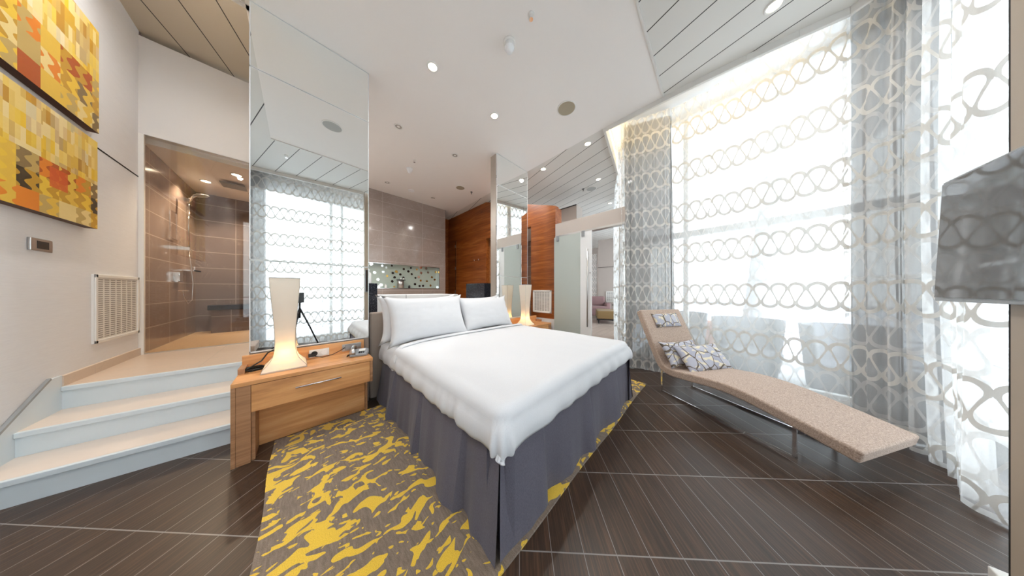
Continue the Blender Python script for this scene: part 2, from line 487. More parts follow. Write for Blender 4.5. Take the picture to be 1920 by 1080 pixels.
def m_art(name, seed):
    g = G(name); u, v, _ = g.xyz(g.uv())
    # upper part: narrow stripes in blocks
    def cells(nu, nv, s, uu=u, vv=v):
        c = g.comb(g.math('FLOOR', g.math('MULTIPLY', uu, nu)), g.math('FLOOR', g.math('MULTIPLY', vv, nv)), s)
        return g.node('ShaderNodeTexWhiteNoise', {'Vector': c}, out=0)
    warm = [(0, (.84, .68, .26)), (.2, (.86, .60, .045)), (.38, (.60, .33, .02)), (.5, (.88, .82, .60)), (.64, (.48, .27, .05)),
            (.74, (.86, .70, .16)), (.86, (.60, .55, .36)), (.94, (.72, .50, .08))]
    colt = cells(1.0, 1.0, seed)
    vo = g.math('ADD', v, g.math('MULTIPLY', cells(9, 1, seed + 4), .09))
    a = cells(11, 8, seed + 1, u, vo)
    b = cells(33, 8, seed + 2, u, vo)
    top = g.mix(.45, g.ramp(a, warm, 'CONSTANT'), g.ramp(b, warm, 'CONSTANT'))
    # lower part: bigger squares cut by vertical waves
    nu, nv = 7.5, 6.0
    wv = g.math('MULTIPLY', g.math('SINE', g.math('MULTIPLY', v, 62.0)), .022)
    uw = g.math('ADD', u, wv)
    cu = g.math('FLOOR', g.math('MULTIPLY', u, nu)); cv = g.math('FLOOR', g.math('MULTIPLY', v, nv))
    fw = g.math('FRACT', g.math('MULTIPLY', uw, nu))
    side = g.math('GREATER_THAN', fw, .5)
    c1 = g.node('ShaderNodeTexWhiteNoise', {'Vector': g.comb(cu, cv, g.math('ADD', side, seed + 7))}, out=0)
    deep = [(0, (.86, .62, .06)), (.16, (.58, .34, .03)), (.3, (.84, .72, .36)), (.44, (.45, .08, .01)), (.52, (.80, .56, .08)),
            (.64, (.22, .16, .08)), (.70, (.80, .25, .02)), (.80, (.55, .42, .16)), (.90, (.012, .01, .015)), (.93, (.80, .60, .1))]
    low = g.ramp(c1, deep, 'CONSTANT')
    col = g.mix(g.math('GREATER_THAN', v, .5), low, top)
    red = g.math('MULTIPLY', g.math('MULTIPLY', g.math('GREATER_THAN', u, .60), g.math('LESS_THAN', u, .733)),
                 g.math('MULTIPLY', g.math('GREATER_THAN', v, .27), g.math('LESS_THAN', v, .46)))
    if seed == 11:
        col = g.mix(g.math('MULTIPLY', red, .85), col, (.68, .09, .02))
    f = g.noise(g.uv(), 40, 3)
    col = g.mix(g.math('MULTIPLY', f, .15), col, (.60, .36, .03))
    col = g.mix(1.0, col, (1.0, .93, .80), 'MULTIPLY')
    g.set(col=col, rough=.55); return g.m
M['art1'] = m_art('patchwork canvas', 11); M['art2'] = m_art('patchwork canvas upper', 23)
M['canvas_edge'] = simple('canvas edge', (.085, .035, .02), .6)

def m_shade():
    g = G('lamp shade fabric')
    g.set(col=(.83, .79, .74), rough=.8)
    tr = g.node('ShaderNodeBsdfTranslucent', {0: (.95, .84, .68)})
    mx = g.n.new('ShaderNodeMixShader'); mx.inputs[0].default_value = .45
    g.l.new(g.b.outputs[0], mx.inputs[1]); g.l.new(tr, mx.inputs[2]); g.l.new(mx.outputs[0], g.out.inputs[0])
    return g.m
M['shade'] = m_shade()
M['lit'] = emis('lit lens', (1, .86, .62), 9)
M['led'] = emis('led strip', (1, .72, .30), 6)
M['bulb'] = emis('warm bulb', (1, .62, .25), 5)
M['lens_off'] = simple('unlit lens', (.42, .38, .34), .25)
M['speaker'] = simple('speaker grille', (.40, .345, .25), .7)
M['speaker_g'] = simple('grey speaker grille', (.42, .42, .40), .7)
M['deck'] = painted('balcony deck', (.66, .65, .63), .8, .1)
M['haze_ground'] = simple('pale distant ground', (.88, .87, .85), .9)
def m_canopy():
    g = G('white fabric canopy'); g.set(col=(.86, .82, .77), rough=.9)
    tr = g.node('ShaderNodeBsdfTranslucent', {0: (.86, .82, .77)})
    mx = g.n.new('ShaderNodeMixShader'); mx.inputs[0].default_value = .22
    g.l.new(g.b.outputs[0], mx.inputs[1]); g.l.new(tr, mx.inputs[2]); g.l.new(mx.outputs[0], g.out.inputs[0]); return g.m
M['canopy'] = m_canopy()
M['railw'] = simple('railing paint', (.62, .63, .65), .5)
M['frame'] = simple('window frame', (.60, .58, .54), .45)
M['living_floor'] = m_wood('pale living floor', (.40, .31, .26), (.52, .42, .36), (.62, .53, .47), 'x', .6, .3)
M['screen'] = simple('dark screen glass', (.055, .042, .036), .03, 0, spec=.7)
M['sage'] = simple('sage back-painted glass', (.40, .47, .41), .15)
M['mosaic_l'] = simple('mirror chip', (.95, .95, .93), .08, 1)
M['mosaic_d'] = simple('dark chip', (.02, .012, .01), .15)
M['mosaic_g'] = simple('gold chip', (.80, .52, .15), .2, 1)
M['red_out'] = simple('terracotta', (.50, .20, .12), .8)

def struct(name, bm, m, **k):
    o = link(name, bm, m, **k); o['kind'] = 'structure'; return o
def sbox(name, b, m, **k):
    bm = bmesh.new(); box(bm, *b); return struct(name, bm, m, **k)

# ================================================================== room shell
H1 = 3.85
bm = bmesh.new(); prism(bm, [(-1.6, -1.65), (4.3, -1.65), (4.5, 1.3), (3.86, 1.3), (3.86, 3.2), (-.31, 3.2), (-1.6, 3.2)], -.12, 0)
struct('floor', bm, M['floor'])
bm = bmesh.new(); prism(bm, [(3.86, 1.0), (13, 3.4), (13, 9), (3.86, 9)], -.12, -.002)
struct('floor', bm, M['living_floor'])
ZL = .52
bm = bmesh.new(); yl = lambda x: 3.735 - .09 * (x + .84) + .0125
prism(bm, [(-1.36, yl(-1.36)), (-.30, yl(-.30)), (-.30, 4.97), (-1.36, 4.97)], ZL - .06, ZL)
struct('floor', bm, M['landing'])
sbox('floor', (-1.36, -.30, 4.97, 6.95, ZL - .06, ZL - .001), M['shfloor'])
sbox('floor', (-.30, 3.86, 3.26, 6.95, ZL - .06, ZL), M['landing'])
sbox('floor', (3.86, 5.0, 3.2, 4.9, ZL - .06, ZL), M['landing'])

# left wall, its groove, skirting and shower lining
sbox('wall_left', (-1.50, -1.36, -1.65, 4.97, 0, 4.6), M['wallpaper'])
sbox('wall_left', (-1.50, -1.355, 4.97, 7.0, 0, 4.6), M['tile_sh'])
sbox('trim_1', (-1.362, -1.3575, 2.2, 4.97, 2.655, 2.668), M['darkgap'])
sbox('baseboard_left', (-1.36, -1.342, 3.78, 4.97, ZL, ZL + .085), M['landing'])
bm = bmesh.new()   # stair string on the wall, dark capping along its slope
P_ = [(2.85, 0.0), (3.78, 0.0), (3.78, .61), (3.66, .61), (2.85, .13)]
a = [bm.verts.new((-1.36, y, z)) for y, z in P_]; b = [bm.verts.new((-1.348, y, z)) for y, z in P_]
bm.faces.new(a); bm.faces.new(b[::-1])
for i in range(5): bm.faces.new((a[i], a[(i + 1) % 5], b[(i + 1) % 5], b[i]))
struct('trim_2', bm, M['riser'])
bm = bmesh.new(); tube(bm, [(-1.35, 2.85, .135), (-1.35, 3.66, .615)], .008, 4, sq=True); struct('trim_3', bm, M['grey_pl'])

# staircase to the bathroom level
st = thing('staircase', 'low white staircase with cream stone treads rising to the shower landing', 'stairs', (-.85, 3.2, 0))
sl = -.09
risers = [(2.985, .0, .167), (3.335, .167, .335), (3.735, .335, .52)]
def step(yr, z0, z1, yb, last):
    Y = lambda x, y: y + sl * (x + .84)
    xl, xr = -1.348, -.32
    bm = bmesh.new()
    pts = [(xl, Y(xl, yr)), (xr, Y(xr, yr)), (xr, Y(xr, yr) + .02), (xl, Y(xl, yr) + .02)]
    prism(bm, pts, z0, z1 - .025)
    o = link('riser', bm, M['riser'], st); o.matrix_parent_inverse = Matrix.Translation((.85, -3.2, 0))
    bm = bmesh.new()
    pts = [(xl, Y(xl, yr) - .018), (xr, Y(xr, yr) - .018), (xr, Y(xr, yr) + .012), (xl, Y(xl, yr) + .012)]
    prism(bm, pts, z1 - .035, z1 + .001)
    o = link('nosing', bm, M['riser'], st, bevel=.004); o.matrix_parent_inverse = Matrix.Translation((.85, -3.2, 0))
    if last: return
    bm = bmesh.new()
    pts = [(xl, Y(xl, yr) + .012), (xr, Y(xr, yr) + .012), (xr, min(yb, Y(xr, yb))), (xl, Y(xl, yb))]
    prism(bm, pts, z1 - .035, z1)
    o = link('tread', bm, M['stone'], st); o.matrix_parent_inverse = Matrix.Translation((.85, -3.2, 0))
step(*risers[0], 3.335, 0); step(*risers[1], 3.735, 0); step(*risers[2], 3.80, 1)

# bulkhead above the shower glass, shower shell
sbox('wall_shower', (-1.36, -.29, 4.955, 5.05, 3.19, 4.365), M['wall'])
sbox('wall_shower_back', (-1.36, -.29, 6.90, 7.0, ZL, 3.2), M['tile_sx'])
sbox('wall_shower_side', (-.32, -.29, 4.99, 6.9, ZL, 3.2), M['tile_sh'])
sbox('ceiling', (-1.36, -.30, 5.05, 6.9, 3.12, 3.2), M['ceil'])
sbox('trim_4', (-1.36, -1.325, 4.955, 4.99, ZL, 3.19), M['ivory'])
sbox('wall_stair_right', (-.31, -.285, 2.99, 4.97, 0, 4.5), M['wall'])

# head wall piers carrying the mirrors, low wall behind the bed
sbox('wall_pier_left', (-.31, .57, 2.955, 3.105, .74, H1), M['champagne'])
sbox('wall_pier_left', (-.31, .57, 2.925, 3.105, 0, .74), M['headboard'])
sbox('wall_pier_right', (2.57, 3.45, 2.955, 3.105, .74, H1), M['champagne'])
sbox('wall_pier_right', (2.57, 3.45, 2.925, 3.105, 0, .74), M['wall'])
sbox('wall_bedhead', (.57, 2.57, 3.02, 3.10, 0, .98), M['headboard'])
sbox('wall_bedhead_step', (3.45, 3.80, 3.1, 3.26, 0, ZL), M['wall'])
sbox('wall_bedhead_step', (-.30, 3.45, 3.105, 3.26, 0, ZL), M['wall'])

# bathroom back wall with the long niche (built around the opening)
YB = 6.2
nx0, nx1, nz0, nz1 = .55, 3.065, 1.345, 2.0
bm = bmesh.new()
box(bm, -.30, nx0, YB, YB + .14, ZL, H1); box(bm, nx1, 3.262, YB, YB + .14, ZL, H1)
box(bm, nx0, nx1, YB, YB + .14, ZL, nz0); box(bm, nx0, nx1, YB, YB + .14, nz1, H1)
struct('wall_bath_back', bm, M['tile_b'])
sbox('wall_bath_back_panel', (nx0, nx1, YB + .115, YB + .14, nz0, nz1), M['sage'])
bm = bmesh.new()
for (x0, x1, z0, z1) in ((nx0, nx1, nz1 - .012, nz1), (nx0, nx1, nz0, nz0 + .012), (nx1 - .012, nx1, nz0, nz1)):
    box(bm, x0, x1, YB - .006, YB + .112, z0, z1)
struct('trim_5', bm, M['chrome'])
sbox('wall_bath_far', (-.3, 3.262, 6.95, 7.0, ZL, H1), M['wood_dark'])

# teak wall on the right of the bathroom, opening, then the low white wall under it
def top(x, y): return min(H1, 3.083 + .325 * (y - 2.44))
def woodwall(y0, y1, z0, f1=None, m='wood_dark', nm='wall_right'):
    bm = bmesh.new(); prism(bm, [(3.79, y0), (3.91, y0), (3.91, y1), (3.79, y1)], z0, f1 or top)
    return struct(nm, bm, M[m])
woodwall(2.445, 3.11, .685); woodwall(3.11, 4.78, 2.79)
woodwall(4.78, 4.79, ZL); woodwall(4.79, 7.0, ZL)
sbox('wall_right_low', (3.795, 3.91, 2.445, 3.11, 0, .684), M['white'])
sbox('wall_right_far', (3.262, 3.79, 6.96, 7.0, ZL, H1), M['wood_dark'])
# reveal and back of the opening
sbox('wall_lobby_side', (3.911, 4.28, 4.785, 4.85, ZL, 2.79), M['wood_light'])
sbox('wall_lobby_side', (4.28, 5.0, 4.785, 4.85, ZL, 2.79), M['tile_sx'])
sbox('wall_lobby_back', (4.9, 5.0, 3.0, 4.785, ZL, 2.79), M['tile_sh'])
sbox('ceiling', (3.911, 4.9, 3.11, 4.785, 2.79, 2.85), M['ceil'])
sbox('wall_lobby_near', (3.911, 4.9, 3.03, 3.11, 0, 2.79), M['tile_sh'])
# return of the teak pier above the sliding door
sbox('wall_pier_return', (3.911, 4.03, 2.445, 2.52, 2.3, 3.06), M['wood_dark'])

# sliding door wall
sbox('wall_door_header', (3.787, 3.88, 1.10, 2.444, 2.44, 2.69), M['beige'])
sbox('trim_6', (3.778, 3.89, 1.10, 2.444, 2.405, 2.438), M['steel'])

# living room shell beyond
bm = bmesh.new(); prism(bm, [(10.8, 2.4), (11.0, 2.4), (11.0, 4.40), (10.8, 4.40)], 0, H1); struct('wall_living_far', bm, M['beige'])
bm = bmesh.new(); box(bm, 12.6, 12.8, 2.5, 9, 0, H1); struct('wall_living_end', bm, M['beige'])
sbox('wall_living_side', (3.911, 12.7, 8.8, 9.0, 0, H1), M['beige'])
sbox('wall_living_box', (5.0, 5.32, 2.592, 3.113, 2.3, 3.5), M['beige'])
sbox('trim_7', (4.985, 4.999, 2.592, 3.113, 3.49, 3.51), M['darkgap'])
sbox('trim_8', (10.78, 10.799, 2.4, 4.40, 2.45, 2.46), M['darkgap'])

# ceilings
bm = bmesh.new(); prism(bm, [(-.34, .52), (3.36, .52), (3.36, 1.25), (3.50, 4.2), (3.63, 7.0), (-.34, 7.0)], H1, H1 + .1)
struct('ceiling', bm, M['ceil'])
bm = bmesh.new(); prism(bm, [(-.34, .5), (3.36, .5), (3.36, .52), (-.34, .52)], H1 - .012, H1 + .1)
struct('trim_9', bm, M['trimwhite'])
bm = bmesh.new()
prism(bm, [(-1.5, -1.08), (-.67, -.975), (1.15, -.735), (2.13, -.93), (3.48, -.88), (3.40, -.22), (3.36, .5), (-.34, .5), (-.34, 3.0), (-1.5, 3.0)], H1 + .003, H1 + .1)
struct('ceiling', bm, M['panel'])
bm = bmesh.new(); prism(bm, [(3.36, 1.27), (13, 3.1), (13, 9), (3.63, 9), (3.63, 7.0), (3.50, 4.2)], H1 + .003, H1 + .1)
struct('ceiling', bm, M['panel'])
sbox('ceiling', (-1.36, -.30, 3.0, 5.6, 4.42, 4.5), M['panel_high'])
sbox('wall_upstand', (-1.36, -.30, 3.0, 3.05, H1, 4.42), M['wall'])
sbox('wall_light_block', (-1.36, -.30, 5.56, 5.62, 3.2, 4.5), M['darkgap'])  # added near-black backing: blocks sky light and keeps the bulkhead gap dark
# pocket above the curtains
bm = bmesh.new(); prism(bm, [(3.31, -1.75), (4.3, -1.75), (4.5, 1.25), (3.31, 1.25)], 4.12, 4.2); prism(bm, [(3.31, 1.2501), (4.5, 1.2501), (13, 2.95), (13, 3.4)], 4.12, 4.2)
struct('ceiling', bm, M['white'])
bm = bmesh.new(); prism(bm, [(-1.5, -1.75), (3.3, -1.75), (3.3, -.7), (-1.5, -.7)], 4.12, 4.2); struct('ceiling', bm, M['beige'])

# valance board round the curtain track
def strip(bm, pts, off, z0, z1):
    n = len(pts); A = []
    for i, p in enumerate(pts):
        a = Vector(pts[max(0, i - 1)]); b = Vector(pts[min(n - 1, i + 1)]); d = (b - a).normalized()
        nrm = Vector((d.y, -d.x)); A.append((p, (p[0] + nrm.x * off, p[1] + nrm.y * off)))
    for (p, q), (r, s) in zip(A, A[1:]):
        prism(bm, [p, r, s, q], z0, z1)
bm = bmesh.new()
strip(bm, [(9.0, 2.36), (3.36, 1.285), (3.36, .54), (3.37, .2), (3.40, -.22), (3.44, -.57), (3.48, -.85), (3.40, -1.0), (2.13, -.95)], -.035, 3.785, 4.12)
struct('trim_10', bm, M['trimwhite'], bevel=.004)
bm = bmesh.new(); strip(bm, [(1.15, -.72), (-.67, -.96), (-1.36, -1.05)], -.035, 3.785, 4.12)
struct('trim_11', bm, M['trimwhite'])
bm = bmesh.new(); strip(bm, [(3.52, 1.27), (5.2, 1.585)], -.03, 3.99, 4.03)
led = link('light_strip', bm, M['led']); tag(led, 'glowing warm light strip inside the curtain pocket above the sliding door', 'light strip')

bm = bmesh.new(); strip(bm, [(3.47, 1.1), (3.47, .54), (3.48, .2), (3.51, -.22), (3.55, -.57)], -.03, 4.06, 4.09)
tag(link('light_strip', bm, M['led']), 'added warm light strip hidden in the pocket over the wide sheer curtain', 'light strip')  # extra strip, added to carry a warm glow along the curtain tops
# ------------------------------------------------------------------ windows
def window(idx, p0, p1, zr, mull):
    """glass wall from plan point p0 to p1, rail heights zr, mullion positions 0..1"""
    p0 = Vector(p0); p1 = Vector(p1); L = (p1 - p0).length; ang = math.atan2((p1 - p0).y, (p1 - p0).x)
    Mx = Matrix.Translation((p0.x, p0.y, 0)) @ Matrix.Rotation(ang, 4, 'Z')
    bm = bmesh.new(); box(bm, 0, L, -.006, .006, .1, 4.1, Mx)
    root = struct('window_%d' % idx, bm, M['glass'])
    for z0, z1 in zr:
        bm = bmesh.new(); box(bm, 0, L, -.04, .04, z0, z1, Mx); link('rail', bm, M['frame'], root)
    for t in mull:
        bm = bmesh.new(); box(bm, t * L - .03, t * L + .03, -.05, .05, .1, 4.1, Mx); link('mullion', bm, M['frame'], root)
    return root
window(1, (4.45, 1.35), (4.22, -1.55), [(.0, .12), (2.15, 2.24), (4.05, 4.15)], [0, .34, 1])
window(2, (-1.45, -1.58), (4.22, -1.56), [(.0, .14), (3.62, 4.15)], [.12, .36, .40, .62, .80])
window(3, (4.45, 1.35), (12.8, 3.0), [(.0, .12), (2.04, 2.12), (4.05, 4.15)], [.2, .4, .6, .8, 1])
sbox('wall_rear_left', (-1.5, -1.36, -1.7, -1.0, 0, 4.2), M['wall'])

# ------------------------------------------------------------------ curtains
def catmull(pts, t):
    n = len(pts) - 1; s = min(n - 1e-6, t * n); i = int(s); f = s - i
    P = [Vector(pts[max(0, min(n, i + k))]) for k in (-1, 0, 1, 2)]
    return .5 * ((2 * P[1]) + (P[2] - P[0]) * f + (2 * P[0] - 5 * P[1] + 4 * P[2] - P[3]) * f * f + (3 * P[1] - P[0] - 3 * P[2] + P[3]) * f ** 3)
def curtain(name, top_pts, bot_pts, m, zt=4.08, zb=.02, amp=.035, wave=.16, full=1.0, seed=0, rows=14, label=None, cat='curtain', group=None, hem=True, u0=0, sharp=1.0):
    n0 = 60
    L = sum((catmull(bot_pts, (i + 1) / n0) - catmull(bot_pts, i / n0)).length for i in range(n0))
    nu = max(12, int(L / .012)); rnd = random.Random(seed)
    ph = [rnd.uniform(0, 6.28) for _ in range(4)]
    def off(s, h):
        w = s / wave * 2 * PI
        w += 1.3 * math.sin(s * 5.1 + ph[0]) + .8 * math.sin(s * 11.3 + ph[1])
        a = amp * (.65 + .5 * math.sin(s * 3.7 + ph[2])) * (.75 + .35 * (1 - h))
        c = math.sin(w + .35 * math.sin(h * 4 + ph[3]))
        return a * math.copysign(abs(c) ** sharp, c) + .012 * math.sin(h * 5 + s * 2 + ph[1])
    cache = {}
    U = [0.0]
    def P(a, h):
        tp = catmull(top_pts, a); bt = catmull(bot_pts, a); p = bt.lerp(tp, h)
        q = catmull(bot_pts, min(1, a + .01)) - catmull(bot_pts, max(0, a - .01)); q.normalize()
        nrm = Vector((q.y, -q.x)); s = a * L
        p = p + nrm * off(s, h) + q * (.25 * amp * math.cos(s / wave * 4 * PI))
        return Vector((p.x, p.y, zb + (zt - zb) * h + (.012 * math.sin(s * 9 + ph[0]) if h == 0 else 0)))
    for i in range(nu):
        U.append(U[-1] + (P((i + 1) / nu, .5) - P(i / nu, .5)).length * full)
    bm = bmesh.new()
    grid(bm, nu, rows, P, lambda a, h: (U[int(round(a * nu))] + u0, zb + (zt - zb) * h))
    root = link(name, bm, m, smooth=True)
    tag(root, label, cat, group)
    if hem:
        bm = bmesh.new()
        grid(bm, nu, 1, lambda a, h: P(a, 0) + Vector((0, 0, h * .035)), lambda a, h: (U[int(round(a * nu))], .5))
        link('hem', bm, M['hemw'], root, smooth=True)
    return root
def m_hem():
    g = G('curtain hem'); g.set(col=(.80, .79, .77), rough=.9)
    tr = g.node('ShaderNodeBsdfTranslucent', {0: (.8, .79, .77)})
    mx = g.n.new('ShaderNodeMixShader'); mx.inputs[0].default_value = .45
    g.l.new(g.b.outputs[0], mx.inputs[1]); g.l.new(tr, mx.inputs[2]); g.l.new(mx.outputs[0], g.out.inputs[0]); return g.m
M['hemw'] = m_hem()
# right window: one wide sheer, running round the corner
curtain('sheer_curtain', [(3.78, 1.16), (3.88, .86), (3.97, .52)], [(3.80, 1.15), (3.92, .84), (4.03, .52)], M['sheer'],
        amp=.042, wave=.105, seed=31, label='sheer patterned curtain gathered in tight folds beside the sliding door', rows=20)
curtain('sheer_curtain', [(3.98, .51), (3.985, .25), (3.96, 0), (3.85, -.5), (3.70, -.88)],
        [(4.05, .51), (4.055, .25), (4.02, 0), (3.88, -.5), (3.69, -.90)], M['sheer'], amp=.026, wave=.30, seed=1,
        label='wide sheer curtain with looping ribbon pattern hanging behind the chaise', sharp=.7)
curtain('sheer_curtain', [(3.73, -.86), (3.60, -1.06), (3.42, -1.13), (3.10, -1.14), (2.85, -1.12)],
        [(3.74, -.88), (3.54, -1.02), (3.36, -1.14), (3.08, -1.18), (2.86, -1.12)], M['sheer'], amp=.042, wave=.13, seed=5,
        label='sheer patterned curtain gathered round the window corner past the foot of the chaise', u0=.3)
curtain('sheer_curtain', [(2.86, -1.08), (2.6, -1.10), (2.3, -1.12), (1.9, -1.14)],
        [(2.85, -1.09), (2.6, -1.14), (2.3, -1.15), (1.9, -1.16)], M['sheer'], amp=.03, wave=.22, seed=9,
        label='sheer patterned curtain hanging behind the television and the tan column', u0=.1)
curtain('sheer_curtain', [(1.4, -1.08), (.6, -1.14), (-.2, -1.24), (-.9, -1.30)],
        [(1.4, -1.12), (.6, -1.18), (-.2, -1.28), (-.9, -1.34)], M['sheer'], amp=.03, wave=.28, seed=12,
        label='sheer patterned curtain on the rear window, seen only in the left mirror', sharp=.7)
curtain('sheer_curtain', [(6.3, 2.12), (5.4, 1.78), (4.6, 1.46), (4.0, 1.24)],
        [(6.3, 2.10), (5.4, 1.78), (4.6, 1.46), (3.98, 1.20)], M['sheer'], zt=3.95, amp=.03, wave=.2, seed=14,
        label='sheer patterned curtain in the living room beyond the sliding door opening')
# grey voile drapes stacked behind the sheers
curtain('drape', [(3.88, 1.14), (4.02, .82), (4.13, .54)], [(3.90, 1.13), (4.07, .78), (4.20, .48)], M['drape'],
        amp=.06, wave=.10, seed=3, label='grey voile drape gathered behind the sheer beside the sliding door', cat='drape', hem=False)
curtain('drape', [(3.86, -.94), (3.74, -1.14), (3.62, -1.26), (3.40, -1.29)], [(3.84, -.96), (3.72, -1.16), (3.56, -1.30), (3.34, -1.32)], M['drape'],
        amp=.06, wave=.12, seed=8, label='grey voile drape gathered in the window corner behind the sheer', cat='drape', hem=False)
curtain('drape', [(-.52, -1.40), (-.8, -1.44), (-1.1, -1.46)], [(-.52, -1.42), (-.8, -1.46), (-1.1, -1.48)], M['drape'],
        amp=.05, wave=.12, seed=18, label='grey voile drape stacked at one end of the rear window, seen in the mirror', cat='drape', hem=False)
# far sheer panel of the living room
bmv = [(10.9, 4.5), (10.95, 5.0), (11.0, 5.8)]
curtain('sheer_curtain', bmv, bmv, M['sheer'], zt=3.2, amp=.04, wave=.2, seed=21, rows=6,
        label='distant bright sheer panel beside the beige living room wall')

# ================================================================== mirrors
def mirror(x0, x1, label):
    t = thing('wall_mirror', label, 'mirror', ((x0 + x1) / 2, 2.94, .74))
    w = (x1 - x0) / 2
    for k, (z0, z1) in enumerate(((0.005, .825), (.83, 2.53), (2.535, 3.105))):
        bm = bmesh.new(); box(bm, -w, w, -.012, .012, z0, z1)
        o = link('mirror_panel', bm, M['mirror'], t)
        bm = bmesh.new()
        e = .006
        for (a, b, c, d) in ((-w, -w + e, z0, z1), (w - e, w, z0, z1), (-w, w, z0, z0 + (.012 if k == 0 else .004)), (-w, w, z1 - .004, z1)):
            box(bm, a, b, -.0135, -.0115, c, d)
        link('bevelled_edge', bm, M['medge'], o)
    return t
mirror(-.31, .57, 'tall three-part wall mirror above the nightstand on the left of the bed')
mirror(2.57, 3.45, 'narrow tall wall mirror on the right of the pillows')

# ================================================================== nightstands
def nightstand(loc, label, mirrored=False):
    t = thing('nightstand', label, 'nightstand', loc, 0)
    s = -1 if mirrored else 1
    def bx(nm, x0, x1, y0, y1, z0, z1, m='oak', par=None, bevel=.002, **k):
        a, b = (x0, x1) if s == 1 else (-x1, -x0)
        bm = bmesh.new(); box(bm, a, b, y0, y1, z0, z1)
        return link(nm, bm, M[m], par or t, bevel=bevel, **k)
    # local x -.437..+.437, front y=0
    bx('top_board', -.437, .437, 0, .395, .585, .615)
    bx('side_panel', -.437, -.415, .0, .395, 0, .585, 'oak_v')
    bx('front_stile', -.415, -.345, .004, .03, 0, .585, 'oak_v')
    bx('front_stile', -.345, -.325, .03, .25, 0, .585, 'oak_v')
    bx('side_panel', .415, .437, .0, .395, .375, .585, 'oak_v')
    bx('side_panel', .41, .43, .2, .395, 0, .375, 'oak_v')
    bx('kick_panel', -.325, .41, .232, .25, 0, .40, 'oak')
    d = bx('drawer', -.343, .413, .004, .22, .377, .581, 'oak')
    a = (-.11, .185) if s == 1 else (-.185, .11)
    bm = bmesh.new()
    tube(bm, [(a[0], -.022, .494), (a[1], -.022, .494)], .0075, 10)
    for x in (a[0] + .03, a[1] - .03): tube(bm, [(x, -.022, .494), (x, .006, .494)], .004, 8)
    link('handle', bm, M['chrome'], d, smooth=True, label='chrome bar handle')
    bx('backsplash', -.432, .432, .392, .415, .5, .735, 'oak')
    # corner block where the ledge meets the stairs
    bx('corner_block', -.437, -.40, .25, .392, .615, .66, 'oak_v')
    if not mirrored:
        b = bx('socket_plate', -.02, .13, .385, .392, .625, .70, 'ivory', label='white double socket plate')
        bm = bmesh.new(); Mx = Matrix.Translation((.018, .384, .662)) @ Matrix.Rotation(PI / 2, 4, 'X')
        lathe(bm, [(.024, -.002), (.024, .004)], 20, Mx); link('plug_socket', bm, M['black'], b)
        bm = bmesh.new(); Mx = Matrix.Translation((.092, .384, .662)) @ Matrix.Rotation(PI / 2, 4, 'X')
        lathe(bm, [(.026, -.001), (.026, .003), (.022, .003), (.020, .001)], 20, Mx); link('plug_socket', bm, M['white'], b)
        b = bx('phone_socket', .235, .405, .384, .392, .635, .71, 'steel', label='steel plate with a dark insert')
        bx('insert', .262, .372, .381, .385, .645, .70, 'grey_pl', b)
    return t
nightstand((.086, 2.505, 0), 'oak nightstand with one drawer under the tall left mirror')
nightstand((3.29, 2.505, 0), 'oak nightstand mostly hidden behind the far side of the bed', True)

# ================================================================== lamps
def lamp(loc, label, rz=0):
    t = thing('table_lamp', label, 'table lamp', loc, rz, None)
    prof = [(0.012, .132), (.03, .125), (.055, .104), (.085, .083), (.12, .070), (.17, .062), (.24, .0595), (.34, .062), (.46, .069), (.6, .079), (.72, .087), (.79, .090)]
    bm = bmesh.new(); rings = []
    for z, r in prof:
        pts = []
        for (a, b) in ((-1, -1), (1, -1), (1, 1), (-1, 1)):
            pts.append(Vector((a * r, b * r * .92, z)))
        ring = []
        for i in range(4):
            for k in range(4):
                p = pts[i].lerp(pts[(i + 1) % 4], k / 4); ring.append(bm.verts.new(p))
        rings.append(ring)
    for a, b in zip(rings, rings[1:]):
        for i in range(16): bm.faces.new((a[i], a[(i + 1) % 16], b[(i + 1) % 16], b[i]))
    sh = link('lamp_shade', bm, M['shade'], t)
    bm = bmesh.new()
    for (a, b) in ((-1, -1), (1, -1), (1, 1), (-1, 1)):
        tube(bm, [(a * (r + .001), b * (r * .92 + .001), z) for z, r in prof], .0022, 6)
    link('seam_cord', bm, M['champagne'], sh, smooth=True)
    bm = bmesh.new()
    r = .091; tube(bm, [(-r, -r * .92, .79), (r, -r * .92, .79), (r, r * .92, .79), (-r, r * .92, .79)], .003, 4, closed=True)
    link('top_rim', bm, M['grey_pl'], t)
    bm = bmesh.new(); box(bm, -.135, .135, -.125, .125, 0, .012)
    link('base', bm, M['champagne'], t, bevel=.002)
    bm = bmesh.new(); lathe(bm, [(.012, .012), (.012, .05), (.026, .075), (.026, .10), (.005, .125)], 14)
    link('bulb', bm, M['bulb'], t, smooth=True, label='warm glowing bulb inside the shade')
    l = bpy.data.lights.new('lamp_glow', 'POINT'); l.energy = .30; l.color = (1, .62, .26); l.shadow_soft_size = .03
    o = bpy.data.objects.new('lamp_glow', l); C.objects.link(o); o.location = (0, 0, .15); o.parent = t
    return t
lamp((-.088, 2.742, .615), 'flared white fabric lamp glowing at its foot on the nearer nightstand')
lamp((3.09, 2.68, .615), 'flared white fabric lamp glowing at its foot behind the far side of the bed')

